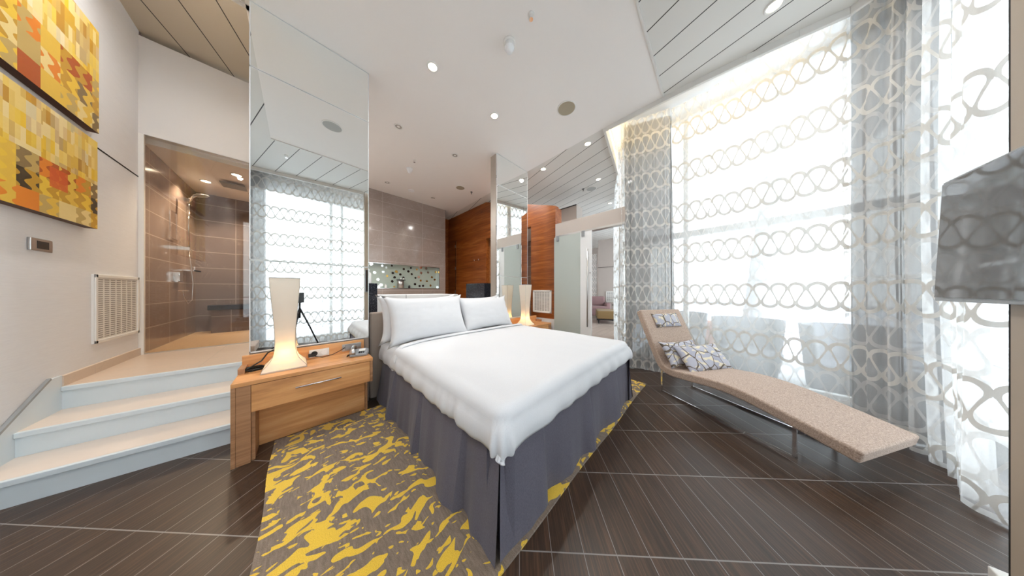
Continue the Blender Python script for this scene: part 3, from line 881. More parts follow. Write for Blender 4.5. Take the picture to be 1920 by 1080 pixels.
# phone, cables on the nightstand
t = thing('telephone', 'small silver and black telephone on the right end of the nearer nightstand', 'telephone', (.44, 2.70, .615), -.25)
bm = bmesh.new()
prism(bm, [(-.075, -.065), (.075, -.065), (.085, .05), (.06, .075), (-.06, .075), (-.085, .05)], 0, lambda x, y: .03 + .025 * (y + .065) / .14)
link('phone_body', bm, M['grey_pl'], t, bevel=.01, seg=3)
bm = bmesh.new(); box(bm, .0, .055, -.02, .04, .047, .052, Matrix.Rotation(.15, 4, 'X')); link('display', bm, M['ivory'], t)
bm = bmesh.new()
for i in range(3):
    for j in range(4): box(bm, .0 + i * .018, .012 + i * .018, -.055 + j * .011, -.048 + j * .011, .034, .040)
link('keypad', bm, M['black'], t)
bm = bmesh.new(); tube(bm, [(-.045, -.075, .035), (-.048, -.045, .07), (-.05, 0, .085), (-.048, .045, .085), (-.045, .08, .06)], lambda s: .017 + .006 * abs(2 * s - 1) ** 2, 10)
link('handset', bm, M['steel'], t, smooth=True)
bm = bmesh.new(); tube(bm, [(-.05, -.07, .04), (-.095, -.05, .012), (-.10, .02, .006), (-.06, .08, .012), (-.03, .085, .04)], .004, 6)
link('coiled_cord', bm, M['blackrub'], t, smooth=True)
bm = bmesh.new()
tube(bm, [(.10, 2.888, .655), (.11, 2.865, .638), (.16, 2.85, .622), (.24, 2.85, .632), (.31, 2.865, .66), (.345, 2.884, .675)], .0035, 8)
box(bm, .06, .115, 2.855, 2.885, .640, .668)
tag(link('power_cable', bm, M['blackrub'], smooth=False), 'short black cable looping between the two wall sockets on the nightstand', 'cable')
bm = bmesh.new(); pts = []
for i in range(60):
    a = i / 59 * 2 * PI * 2.6
    pts.append((-.26 + .055 * math.cos(a) + .012 * math.sin(a * 2.3), 2.80 + .05 * math.sin(a), .622 + .008 * (i / 59) * 3))
pts += [(-.235, 2.855, .68), (-.20, 2.87, .74), (-.165, 2.868, .76)]
tube(bm, pts, .0055, 6)
tag(link('coiled_cable', bm, M['blackrub'], smooth=True), 'coiled black cable lying left of the lamp foot on the nightstand', 'cable')

# ================================================================== bed
bx0, bx1, by0, by1 = .70, 2.75, .77, 2.93
bed = thing('bed', 'large double bed with white covers and a slate grey skirt', 'bed', (1.72, 1.85, 0))
inv = Matrix.Translation((-1.72, -1.85, 0))
def bedpart(name, bm, m, **k):
    o = link(name, bm, m, bed, **k); o.matrix_parent_inverse = inv; return o
bm = bmesh.new(); box(bm, bx0 + .10, bx1 - .10, by0 + .10, by1 - .01, .06, .46); bedpart('bed_base', bm, M['black'])
bm = bmesh.new(); box(bm, bx0 + .02, bx1 - .02, by0 + .02, by1 - .02, .46, .655); bedpart('mattress', bm, M['linen'], bevel=.05, seg=4)
# shell builder: plan rectangle draped over the edges
def drape_sheet(x0, x1, y0, y1, ztop, drop, r=.07, nx=90, ny=90, wr=.006, seed=0, side_w=.012, open_head=True, bulge=.03, crown=.02):
    ex = drop + r * .57
    def fn(a, b):
        px = (x0 - ex) + a * (x1 - x0 + 2 * ex); py = (y0 - ex) + b * (y1 - y0 + ex)
        cx = min(max(px, x0 + r), x1 - r); cy = max(py, y0 + r)
        dx, dy = px - cx, py - cy; dd = math.hypot(dx, dy)
        z = ztop; X, Y = cx, cy
        t = min(1, (cx - x0) / (x1 - x0)); u = min(1, max(0, (cy - y0) / (2.2)))
        z += crown * math.sin(PI * t) * math.sin(PI * min(1, .15 + u * .85))
        z += wr * (nz(px * 2.2, py * 2.2, seed) + .5 * nz(px * 6, py * 5, seed + 3))
        if dd > 1e-6:
            ux, uy = dx / dd, dy / dd
            lim = r * PI / 2
            corner = abs(ux * uy) * 2
            if dd < lim:
                th = dd / r; X += ux * r * math.sin(th); Y += uy * r * math.sin(th); z -= r * (1 - math.cos(th))
            else:
                e = dd - lim
                e_max = (ex + r) - lim
                e = min(e, e_max * (1 + .03 * corner))
                s = px * uy * 0 + (py if abs(ux) > abs(uy) else px)
                w = side_w * math.sin(s * 26 + 3 * nz(s * 2, 0, seed)) * min(1, e / .1)
                w += side_w * .8 * nz(s * 7, e * 3, seed + 9)
                w = w * (1 - corner) + .011 * corner * math.sin(math.atan2(uy, ux) * 13) * min(1, e / .05)
                w += .006 * math.sin(s * 60 + 4 * nz(s * 3, 0, seed + 2)) * max(0, 1 - abs(s - 1.15) / .45) * min(1, e / .03) * (1 if abs(ux) > .9 else 0)
                out = r + bulge * math.sin(min(1, e / e_max) * PI * .75) + w + .02 * corner
                X += ux * out; Y += uy * out; z -= r + e
        else:
            pass
        return Vector((X, Y, z))
    bm = bmesh.new(); grid(bm, nx, ny, fn)
    return bm
bm = drape_sheet(bx0 - .015, bx1 + .015, by0 - .02, 2.42, .695, .13, r=.075, nx=120, ny=100, wr=.007, seed=4, side_w=.007, bulge=.03, crown=.03)
o = bedpart('duvet', bm, M['linen'], smooth=True)
md = o.modifiers.new('solid', 'SOLIDIFY'); md.thickness = .02; md.offset = -1
bm = drape_sheet(bx0 - .01, bx1 + .01, 2.36, by1 - .01, .682, .14, r=.07, nx=90, ny=30, wr=.004, seed=8, side_w=.006, bulge=.02, crown=.0)
for v in bm.verts:
    if v.co.y < 2.33: v.co.y = 2.33; v.co.z = min(v.co.z, .66)
bedpart('fitted_sheet', bm, M['linen'], smooth=True)
# folded band of the top sheet
bm = bmesh.new()
def band(a, b):
    x = bx0 - .055 + a * (bx1 - bx0 + .11); e = max(0, (bx0 + .05) - x, x - (bx1 - .05))
    yc = 2.44 + .015 * math.sin(a * 9) - .12 * max(0, 1 - a * 4) ** 2
    th = b * 2 * PI
    zz = .702 + .026 * math.sin(PI * a) - .9 * e ** 1.0 * (1 if e > 0 else 0) * 1.4
    return Vector((x if e < .08 else (bx0 - .03 - .01 if a < .5 else bx1 + .04), yc + .045 * math.cos(th), zz + .014 * math.sin(th)))
grid(bm, 60, 10, band); bedpart('sheet_fold', bm, M['linen'], smooth=True)
# skirt: three sides with inverted corner pleats
def skirt(p0, p1, seed, gather, flare=.035, name='bed_skirt'):
    p0 = Vector(p0); p1 = Vector(p1); d = (p1 - p0); L = d.length; d.normalize(); n = Vector((d.y, -d.x))
    def fn(a, h):
        s = a * L; z = .012 + h * .52
        w = gather * (1 - h) ** .8 * (math.sin(s * 13 + 3.5 * nz(s * 1.3, seed, 0)) * .9 + 1.1 * nz(s * 3.2, h * .6, seed) + .5 * nz(s * 11, h * .3, seed))
        w += .055 * (1 - h) ** .7 * (((s + .13 * seed) % .62) / .62 - .35) * min(1, min(s, L - s) / .08)
        edge = min(s, L - s); end = max(0, 1 - edge / .10)
        out = flare * (1 - h) + w * (1 - end * .5) + .02 * end * (1 - h)
        q = p0 + d * s + n * out
        # slight spread past the corner
        q += d * ((-1 if s < L / 2 else 1) * .04 * end * (1 - h))
        return Vector((q.x, q.y, z))
    bm = bmesh.new(); grid(bm, int(L / .015), 14, fn)
    return bedpart(name, bm, M['skirt'], smooth=True)
skirt((bx0, by1 - .12), (bx0, by0 + .002), 1, .028, flare=.05)
skirt((bx0 + .002, by0), (bx1, by0), 2, .018, flare=.02)
skirt((bx1, by0), (bx1, by1 - .12), 3, .028, flare=.05)
for (cx, sx) in ((bx0, 1), (bx1, -1)):      # inner cloth of the corner pleats
    bm = bmesh.new()
    grid(bm, 6, 4, lambda a, h: Vector((cx + sx * (-.03 + .10 * a + .03 * math.sin(a * 6)), by0 + .07 - .09 * a + .02 * math.sin(a * 5), .012 + h * .5)))
    bedpart('corner_pleat', bm, M['skirt'], smooth=True)
bm = bmesh.new()
box(bm, .585, 2.555, 2.945, 3.015, .0, 1.03); bedpart('headboard', bm, M['headboard'], bevel=.02, seg=3)
bpy.context.view_layer.update()
for ch in bed.children:                      # skirts must point outwards
    if ch.name.startswith('bed_skirt'):
        cx = sum(v.co.x for v in ch.data.vertices) / len(ch.data.vertices)

def pillow(name, loc, rot, w, h, t, label, cat, m, seed=0, pinch=.07, ears=.02, par=None, group=None, n=26, uvs=1.0):
    bm = bmesh.new(); uvl = bm.loops.layers.uv.verify()
    def shape(sgn):
        def fn(a, b):
            u, v = a * 2 - 1, b * 2 - 1
            prof = max(0, (1 - abs(u) ** 2.6)) ** .5 * max(0, (1 - abs(v) ** 2.4)) ** .5
            x = u * w / 2 * (1 - pinch * (1 - v * v) * abs(u) ** 3); y = v * h / 2 * (1 - pinch * 1.2 * (1 - u * u) * abs(v) ** 3)
            k = (abs(u * v)) ** 6; x += ears * math.copysign(k, u); y += ears * math.copysign(k, v)
            zz = sgn * (t / 2 * prof * (1 + .12 * nz(u * 1.5, v * 1.5, seed + sgn)) + .004 * nz(u * 8, v * 8, seed) * (1 if prof > .05 else 0))
            edge = max(abs(u), abs(v))
            zz += .006 * math.sin(14 * (u + v) + seed) * max(0, edge - .75) * 3 * (prof > .01) * sgn
            return Vector((x, y, zz))
        return fn
    for sgn in (1, -1):
        grid(bm, n, n, shape(sgn), lambda a, b: (a * w * uvs + seed * .37, b * h * uvs + seed * .2))
    bmesh.ops.remove_doubles(bm, verts=bm.verts, dist=.0004)
    o = link(name, bm, m, par, smooth=True)
    o.location = loc; o.rotation_euler = rot
    if cat: tag(o, label, cat, group)
    return o
gp = 'white pillows at the head of the bed'
def bedpillow(loc, tilt, label, seed, w=.97, h=.52, t=.22, rz=0, ry=0):
    return pillow('pillow', loc, (tilt, ry, rz), w, h, t, label, 'pillow', M['linen'], seed, pinch=.055, ears=.04, group=gp)
bedpillow((1.14, 2.80, .955), math.radians(76), 'white pillow at the back left, its corner showing behind the front one', 2, w=.96)
bedpillow((2.06, 2.81, .935), math.radians(74), 'white pillow hidden at the back right behind the front one', 3, w=.92)
bedpillow((1.165, 2.60, .955), math.radians(66), 'white pillow standing in front on the left half of the bed', 5, w=.96, h=.54, rz=.0)
bedpillow((2.09, 2.62, .945), math.radians(66), 'white pillow standing in front on the right half of the bed', 6, w=.93, h=.50, rz=0)

# ================================================================== rug
bm = bmesh.new()
def rugf(a, b):
    x = -.155 + a * 3.50 + .006 * math.sin(b * 14); y = .705 + b * 1.995 + .005 * math.sin(a * 17)
    return Vector((x, y, .012))
V = grid(bm, 70, 44, rugf)
ret = bmesh.ops.extrude_face_region(bm, geom=list(bm.faces))
for v in [q for q in ret['geom'] if isinstance(q, bmesh.types.BMVert)]: v.co.z = .001
tag(link('rug', bm, M['rug']), 'taupe rug with mustard yellow flecks under the bed and nightstand', 'rug')

# ================================================================== chaise
def chaise(loc, rz, label, frame_label=None):
    """local: +s (x) from head to foot, y across (0..-w), z up"""
    t = thing('chaise_longue', label, 'chaise longue', loc, rz)
    # underside profile (s, z)
    und = [(-.36, .985), (-.30, .87), (-.235, .735), (-.17, .60), (-.105, .475), (-.05, .375), (.01, .305), (.09, .272), (.2, .268), (.36, .287), (.55, .312), (.70, .318), (.85, .306), (1.0, .278), (1.15, .246), (1.28, .218), (1.38, .197)]
    pts = []
    n = 64
    P3 = [(a, b) for a, b in und]
    for i in range(n + 1): 
        q = catmull(P3, i / n); pts.append((q.x, q.y))
    th = .085
    W0, W1 = -.03, .66
    bm = bmesh.new()
    prof = []
    for i, (s, z) in enumerate(pts):
        a = Vector(pts[max(0, i - 1)]); b = Vector(pts[min(n, i + 1)]); d = (b - a).normalized(); nn = Vector((-d.y, d.x))
        k = th
        prof.append((Vector((s, z)), Vector((s, z)) + nn * k))
    lay = [(W0, 0), (W1, 0)]
    A = [[bm.verts.new((p.x, -w, p.y)) for w, _ in lay] for p, q in prof]
    B = [[bm.verts.new((q.x, -w, q.y)) for w, _ in lay] for p, q in prof]
    for i in range(n):
        bm.faces.new((A[i][0], A[i][1], A[i + 1][1], A[i + 1][0])); bm.faces.new((B[i][0], B[i + 1][0], B[i + 1][1], B[i][1]))
        bm.faces.new((A[i][0], A[i + 1][0], B[i + 1][0], B[i][0])); bm.faces.new((A[i][1], B[i][1], B[i + 1][1], A[i + 1][1]))
    bm.faces.new((A[0][0], B[0][0], B[0][1], A[0][1])); bm.faces.new((A[n][0], A[n][1], B[n][1], B[n][0]))
    link('seat_cushion', bm, M['chaise'], t, smooth=False, bevel=.02, seg=4)
    for w in (.02, .527):
        bm = bmesh.new()
        bar = [(0.0, -w, .315), (0.0, -w, .012), (1.096, -w, .012), (1.096, -w, .262)]
        for p, q in zip(bar, bar[1:]):
            p, q = Vector(p), Vector(q)
            lo = Vector([min(p[i], q[i]) for i in range(3)]) - Vector((.011, .006, .011)); hi = Vector([max(p[i], q[i]) for i in range(3)]) + Vector((.011, .006, .011))
            if p.x == q.x: lo.z = p.z if p.z < q.z else q.z; 
            box(bm, lo.x, hi.x, lo.y, hi.y, lo.z, hi.z)
        link('sled_leg', bm, M['chrome'], t, label='chrome sled leg')
    # neck cushion fixed on the backrest
    c0 = (prof[6][1] + prof[7][1]) / 2
    return t, prof
ch_loc = (3.233 - .0, .519, 0); ch_rz = math.atan2(-.849, -.529)
# local x axis = direction head->foot ; local -y must point to +w = (.832,-.555)
# rotation by ch_rz: local y -> (-sin, cos) = (.849,-.529); so mirror y by using scale-free build with w along +y
def chaise_build(loc, rz, label, neck_seed=3):
    t, prof = chaise(loc, rz, label)
    for c in t.children:
        me = c.data
        for v in me.vertices: v.co.y = -v.co.y
        me.flip_normals()
    p = prof[5][1]; d = (prof[8][1] - prof[2][1]).normalized(); ang = math.atan2(d.y, d.x)
    o = pillow('neck_cushion', (0, 0, 0), (0, 0, 0), (.19), .43, .055, None, None, M['cushion'], neck_seed, pinch=.02, ears=.006, par=t, n=16)
    nn = Vector((-d.y, d.x))
    ex = Vector((d.x, 0, d.y)); ez = Vector((nn.x, 0, nn.y)); ey = ez.cross(ex)
    R = Matrix((ex, ey, ez)).transposed().to_4x4()
    o.matrix_local = Matrix.Translation((p.x + nn.x * .012, .33, p.y + nn.y * .012)) @ R
    o['label'] = 'grey and cream printed cushion on the backrest'
    return t, prof
ch, prof = chaise_build(ch_loc, ch_rz, 'oatmeal tweed chaise longue with a wavy seat beside the patterned curtain')
# two loose cushions leaning on the curve of the chaise
def on_chaise(s, w, z, rot, ww, hh, tt, label, seed):
    Mx = Matrix.Translation(ch_loc) @ Matrix.Rotation(ch_rz, 4, 'Z')
    o = pillow('printed_cushion', (0, 0, 0), (0, 0, 0), ww, hh, tt, label, 'cushion', M['cushion'], seed, pinch=.04, ears=.02, group='printed cushions on the chaise', n=24)
    o.matrix_world = Mx @ Matrix.Translation((s, w, z)) @ rot
    return o
Rt = lambda yaw, pitch: Matrix.Rotation(yaw, 4, 'Z') @ Matrix.Rotation(pitch, 4, 'Y') @ Matrix.Rotation(PI / 2, 4, 'Z')
on_chaise(.085, .245, .505, Rt(.03, math.radians(58)), .56, .30, .10, 'printed cushion behind, tucked against the backrest of the chaise', 1)
on_chaise(.215, .40, .475, Rt(-.02, math.radians(50)), .66, .33, .11, 'longer printed cushion in front, lying on the seat of the chaise', 2)

# second chaise behind, seen in the mirror
t2 = thing('daybed', 'oatmeal tweed bench seen only in the left mirror', 'bench', (-.95, .35, 0), 0)
bm = bmesh.new(); box(bm, -.35, .45, -.28, .28, .30, .42); link('seat', bm, M['chaise'], t2, bevel=.02, seg=3)
for x in (-.3, .4):
    for y in (-.24, .24):
        bm = bmesh.new(); box(bm, x - .012, x + .012, y - .012, y + .012, 0, .30); link('leg', bm, M['chrome'], t2)
pillow('printed_cushion', (-1.05, .36, .475), (.25, 0, .3), .42, .26, .11, 'printed cushion on the tweed bench, seen in the left mirror', 'cushion', M['cushion'], 7)

# ================================================================== television and column
tv = thing('television', 'flat television with a dark glossy screen mounted in front of the tan column', 'television', (1.77, -.80, 1.245))
bm = bmesh.new(); box(bm, -.55, .55, -.035, -.004, 0, .605); o = link('casing', bm, M['grey_pl'], tv, bevel=.003)
bm = bmesh.new(); box(bm, -.538, .538, -.0045, .002, .018, .592); link('screen', bm, M['screen'], tv)
bm = bmesh.new(); box(bm, -.1, .1, -.05, -.03, .15, .45); link('wall_bracket', bm, M['black'], tv)
tv.rotation_euler = (math.radians(2), 0, 0)
sbox('wall_column', (1.22, 2.085, -1.02, -.872, 0, 4.12), M['column'])
sbox('trim_12', (2.085, 2.125, -.99, -.885, 0, 4.12), M['darkgap'])
bm = bmesh.new(); box(bm, 2.12, 2.19, -.93, -.87, 0, .055)
tag(link('door_stop', bm, M['ivory'], bevel=.006), 'small white block on the floor at the foot of the column', 'door stop')

# ================================================================== sliding door
sd = thing('sliding_door', 'frosted glass sliding door hanging from a steel track', 'sliding door', (3.765, 2.06, 0))
bm = bmesh.new(); box(bm, -.008, .008, -.19, .395, .015, 2.40); link('frosted_panel', bm, M['frost'], sd)
bm = bmesh.new(); box(bm, -.007, .007, -.41, -.19, .015, 2.40); link('clear_edge', bm, M['white'], sd, label='pale strip along the leading edge')
bm = bmesh.new(); tube(bm, [(-.045, -.345, .62), (-.045, -.345, 2.06)], .012, 10)
for z in (.75, 1.9): tube(bm, [(-.045, -.345, z), (-.006, -.345, z)], .006, 8)
link('pull_handle', bm, M['steel'], sd, smooth=True, label='long steel pull bar')
for y in (-.25, .30):
    bm = bmesh.new(); box(bm, -.035, -.008, y - .028, y + .028, 2.31, 2.42); link('roller', bm, M['grey_pl'], sd, bevel=.008)
bm = bmesh.new(); lathe(bm, [(.014, 0), (.014, .02)], 14, Matrix.Translation((-.02, -.385, 1.62)) @ Matrix.Rotation(PI / 2, 4, 'Y')); link('lock', bm, M['steel'], sd)

# ================================================================== grilles, switches
def grille(name, label, origin, along, wid, hgt, m='ivory', cols=9, rows=24):
    """vent grille on a wall; along = unit plan vector, normal to the room = third"""
    t = thing(name, label, 'vent grille', origin)
    ax, nx_ = along
    t.rotation_euler = (0, 0, math.atan2(ax[1], ax[0]))
    bm = bmesh.new(); box(bm, 0, wid, -.012, 0, 0, hgt)
    link('back_plate', bm, M['ivory'], t)
    bm = bmesh.new(); f = .03
    for b in ((0, wid, 0, f), (0, wid, hgt - f, hgt), (0, f, 0, hgt), (wid - f, wid, 0, hgt)):
        box(bm, b[0], b[1], -.022, -.012, b[2], b[3])
    link('frame', bm, M['ivory'], t, bevel=.003)
    bm = bmesh.new(); cw = (wid - 2 * f - .02) / cols; rh = (hgt - 2 * f - .02) / rows
    for i in range(cols):
        for j in range(rows):
            x = f + .01 + i * cw; z = f + .01 + j * rh
            box(bm, x + cw * .14, x + cw * .86, -.0135, -.0119, z + rh * .3, z + rh * .72)
    link('slots', bm, M['slot'], t)
    return t
M['slot'] = simple('vent slot', (.30, .28, .26), .8)
grille('vent_grille', 'white perforated vent grille low on the left wall above the landing', (-1.36, 4.153, .795), ((0, 1), 0), .755, .655, cols=7, rows=28)
grille('vent_grille', 'white perforated vent grille set in the teak wall beside the right nightstand', (3.79, 3.04, .80), ((0, -1), 0), .50, .50, cols=6, rows=22)
bpy.context.view_layer.update()
t = thing('thermostat', 'small steel thermostat with a dark display on the left wall', 'thermostat', (-1.36, 3.59, 1.588))
bm = bmesh.new(); box(bm, 0, .014, -.095, .095, 0, .092); link('cover', bm, M['steel'], t, bevel=.004)
bm = bmesh.new(); box(bm, .013, .0155, -.045, .055, .018, .074); link('display', bm, M['black'], t)
for k, (y, nm, z, lab) in enumerate(((0, 'light_switch', 1.60, 'pale switch plate on the teak reveal of the lobby opening'),
                                (.075, 'wall_socket', 1.51, 'small white wall socket beside the granite cabinet, nearer the teak reveal'),
                                (.17, 'wall_socket', 1.51, 'small white wall socket beside the granite cabinet, next to the right mirror'))):
    x = 3.80 + (.27 if k == 0 else .34 + y)
    tt = thing(nm, lab, 'switch' if k == 0 else 'socket', (x, 4.785, z))
    bm = bmesh.new(); box(bm, -.042, .042, -.012, 0, -.06, .06); link('plate', bm, M['ivory'], tt, bevel=.003)
    bm = bmesh.new()
    if k: 
        bm.free()
        for dz in (-.028, .028):
            bm = bmesh.new(); box(bm, -.018, .018, -.0135, -.011, dz - .013, dz + .013); link('outlet', bm, M['black'], tt)
    else:
        box(bm, -.025, .025, -.015, -.011, -.04, .04); link('rocker', bm, M['white'], tt)
for y, lab in ((5.30, 'chrome robe hook on the teak wall, the farther one'), (5.08, 'chrome robe hook on the teak wall, the nearer one')):
    bm = bmesh.new(); tube(bm, [(3.79, y, 2.2), (3.74, y, 2.2), (3.73, y, 2.23)], .012, 8)
    tag(link('robe_hook', bm, M['chrome'], smooth=True), lab, 'hook')
# tall dark door at the far end of the teak wall
bm = bmesh.new(); box(bm, 3.765, 3.79, 6.42, 6.9, ZL, 2.95)
d2 = link('door_2', bm, M['wood_dark']); d2['kind'] = 'structure'
bm = bmesh.new()
for z in (1.2, 2.0, 2.75): box(bm, 3.755, 3.768, 6.42, 6.46, z, z + .1)
link('hinge', bm, M['steel'], d2)
bm = bmesh.new(); box(bm, 3.757, 3.766, 6.405, 6.42, ZL, 2.97); link('door_edge', bm, M['darkgap'], d2)

# ================================================================== art on the left wall
def canvas(name, y0, y1, z0, z1, m, label):
    t = thing(name, label, 'painting', (-1.36, (y0 + y1) / 2, z0))
    w = (y1 - y0) / 2; h = z1 - z0; d = .055
    bm = bmesh.new(); box(bm, 0.002, d, -w, w, 0, h); link('stretcher', bm, M['canvas_edge'], t)
    bm = bmesh.new(); uvl = bm.loops.layers.uv.verify()
    v = [bm.verts.new(p) for p in ((d + .002, -w, 0), (d + .002, w, 0), (d + .002, w, h), (d + .002, -w, h), (d - .012, -w, 0), (d - .012, w, 0), (d - .012, w, h), (d - .012, -w, h))]
    uv = {v[0]: (0, 0), v[1]: (1, 0), v[2]: (1, 1), v[3]: (0, 1), v[4]: (0, 0), v[5]: (1, 0), v[6]: (1, 1), v[7]: (0, 1)}
    for f in ((0, 1, 2, 3), (1, 5, 6, 2), (3, 2, 6, 7), (0, 3, 7, 4)):
        ff = bm.faces.new([v[i] for i in f])
        for l in ff.loops: l[uvl].uv = uv[l.vert]
    link('painted_canvas', bm, m, t)
canvas('painting', 2.75, 4.06, 1.86, 2.655, M['art1'], 'lower of two yellow patchwork paintings, with a red square, on the left wall')
canvas('painting', 2.75, 4.08, 2.745, 3.68, M['art2'], 'upper of two yellow patchwork paintings on the left wall')

# ================================================================== shower
bm = bmesh.new(); box(bm, -1.325, -.31, 4.962, 4.974, ZL + .01, 3.19)
g_ = link('shower_screen', bm, M['shglass']); tag(g_, 'tall clear glass shower screen between the left wall and the mirror pier', 'shower screen')
bm = bmesh.new(); box(bm, -1.33, -.31, 4.958, 4.978, ZL, ZL + .012); link('bottom_channel', bm, M['champagne'], g_)
sh = thing('shower_set', 'chrome hand shower on a riser rail against the brown tiled wall', 'shower', (-1.355, 6.02, ZL))
yo = .0
bm = bmesh.new(); tube(bm, [(.10, .05, 1.42), (.10, .05, 2.26)], .013, 10); link('riser_rail', bm, M['chrome'], sh, smooth=True)
for z in (2.20, 1.42):
    bm = bmesh.new(); box(bm, 0, .115, .03, .07, z, z + .052); link('rail_bracket', bm, M['chrome'], sh)
bm = bmesh.new(); tube(bm, [(.10, .05, 2.18), (.14, .03, 2.28), (.20, .01, 2.33)], .014, 10); link('hand_shower', bm, M['chrome'], sh, smooth=True)
bm = bmesh.new(); lathe(bm, [(.02, .03), (.075, .012), (.08, 0), (.075, -.004)], 20, Matrix.Translation((.225, .0, 2.315)) @ Matrix.Rotation(-.25, 4, 'Y')); link('shower_head', bm, M['grey_pl'], sh, smooth=True)
bm = bmesh.new(); tube(bm, [(.10, .06, 1.40), (.115, .08, 1.2), (.13, .10, .9), (.12, .10, .62), (.09, .06, .56), (.07, .02, .66), (.055, .0, .78)], .009, 8); link('hose', bm, M['chrome'], sh, smooth=True)
bm = bmesh.new(); box(bm, 0, .05, -.07, .05, .92, 1.06); tube(bm, [(.03, -.10, 1.02), (.03, .09, 1.02)], .018, 10); tube(bm, [(.03, -.10, .92), (.03, .09, .92)], .018, 10); link('mixer_valve', bm, M['chrome'], sh)
bm = bmesh.new(); tube(bm, [(.03, -.08, .77), (.10, .0, .77), (.10, .06, .77)], .012, 8); link('outlet_elbow', bm, M['chrome'], sh)
bm = bmesh.new(); tube(bm, [(.02, -.35, 1.55), (.02, -.12, 1.55), (.02, -.12, 1.95), (.02, -.35, 1.95)], .009, 6, closed=True)
tag(link('wall_handrail', bm, M['chrome']), 'square chrome rail frame on the shower wall beside the riser', 'rail')
bpy.data.objects['wall_handrail'].location = (-1.35, 6.05, ZL)
bm = bmesh.new(); box(bm, -1.35, -1.24, 6.3, 6.6, 1.62, 1.64); box(bm, -1.25, -1.24, 6.3, 6.6, 1.62, 1.70)
tag(link('shower_shelf', bm, M['chrome']), 'small chrome shelf on the shower wall behind the hose', 'shelf')
bm = bmesh.new(); box(bm, -1.15, -.32, 6.45, 6.9, .94, 1.03)
bn = link('shower_bench', bm, M['granite'], bevel=.004); tag(bn, 'polished black stone bench along the back of the shower', 'bench')
bm = bmesh.new(); box(bm, -1.12, -.32, 6.5, 6.9, ZL, .94); link('bench_base', bm, M['tile_sx'], bn)
for i, (x, y, r, lab) in enumerate(((-.70, 5.42, .05, 'lit downlight in the shower ceiling, nearest the glass'), (-.62, 6.3, .05, 'lit downlight in the shower ceiling, toward the back wall'), (-1.10, 6.1, .05, 'lit downlight in the shower ceiling, near the tiled side wall'))):
    tt = thing('downlight', lab, 'downlight', (x, y, 3.12), 0, None)
    bm = bmesh.new(); lathe(bm, [(r + .012, 0), (r + .012, -.006), (r, -.006), (r, 0)], 20, cap=False); link('trim_ring', bm, M['champagne'], tt)
    bm = bmesh.new(); lathe(bm, [(r, -.001), (r, -.004)], 20); link('lens', bm, M['lit'], tt)
    l = bpy.data.lights.new('downlight_beam', 'SPOT'); l.energy = 62; l.color = (1, .82, .6); l.spot_size = 2.2; l.spot_blend = .6; l.shadow_soft_size = .04
    o = bpy.data.objects.new('downlight_beam', l); C.objects.link(o); o.location = (0, 0, -.012); o.parent = tt
bm = bmesh.new(); box(bm, -.92, -.66, 5.78, 6.04, 3.07, 3.085); tube(bm, [(-.79, 5.91, 3.08), (-.79, 5.91, 3.12)], .012, 8)
tag(link('rain_shower_head', bm, M['grey_pl']), 'square rain shower head under the shower ceiling', 'shower head')

# ================================================================== bathroom things
bm = bmesh.new(); box(bm, -.25, .742, 3.30, 3.95, ZL, 1.392)
vl = link('granite_cabinet', bm, M['granite'], bevel=.004); tag(vl, 'dark granite washstand block behind the left mirror pier', 'washstand')
bm = bmesh.new(); box(bm, 2.57, 3.40, 3.30, 3.95, ZL, 1.44)
vr = link('granite_cabinet', bm, M['granite'], bevel=.004); tag(vr, 'dark granite washstand block behind the right mirror pier', 'washstand')
tb = thing('bathtub', 'white bathtub whose rim shows above the pillows', 'bathtub', (1.62, 4.42, ZL))
bm = bmesh.new()
def rr(x0, x1, y0, y1, z, r, n=6):
    out = []
    for cx, cy, a0 in ((x1 - r, y1 - r, 0), (x0 + r, y1 - r, PI / 2), (x0 + r, y0 + r, PI), (x1 - r, y0 + r, 1.5 * PI)):
        for i in range(n + 1):
            a = a0 + i / n * PI / 2; out.append(bm.verts.new((cx + r * math.cos(a), cy + r * math.sin(a), z)))
    return out
rings = [rr(-.80, .80, -.42, .42, 0, .05), rr(-.80, .80, -.42, .42, .695, .05), rr(-.72, .72, -.34, .34, .695, .12), rr(-.62, .62, -.25, .25, .2, .15)]
for a, b in zip(rings, rings[1:]):
    for i in range(len(a)): bm.faces.new((a[i], a[(i + 1) % len(a)], b[(i + 1) % len(a)], b[i]))
bm.faces.new(rings[0][::-1]); bm.faces.new(rings[-1])
link('tub_shell', bm, M['tub'], tb, bevel=.008)
bm = bmesh.new(); box(bm, -.28, -.27, -.423, -.38, .0, .697); link('panel_joint', bm, M['grey_pl'], tb)

def bottle(loc, h, r, m, label, name='soap_bottle', cap=True):
    t = thing(name, label, 'bottle', loc)
    bm = bmesh.new(); lathe(bm, [(r * .9, 0), (r, .01), (r, h * .62), (r * .8, h * .70), (r * .35, h * .76), (r * .35, h * .82)], 18); link('body', bm, m, t, smooth=True)
    if cap:
        bm = bmesh.new(); lathe(bm, [(r * .5, h * .80), (r * .5, h * .9), (r * .18, h * .92), (r * .18, h)], 14)
        tube(bm, [(0, 0, h * .97), (-r * .9, -r * .5, h * .96)], .005, 6); link('pump', bm, M['white'], t, smooth=True)
bottle((.66, 3.42, 1.392), .21, .036, M['bottle'], 'white pump bottle on the left granite block beside the mirror edge')
bottle((1.60, 6.26, nz0 + .012), .10, .03, M['bottle'], 'tiny pale bottle in the niche, left of the steel cup')
bottle((2.19, 6.26, nz0 + .012), .10, .028, M['black'], 'tiny dark bottle in the niche, right of the steel cup', cap=False)
t = thing('steel_cup', 'steel cup with small toiletries standing in the mosaic niche', 'cup', (1.96, 6.26, nz0 + .012))
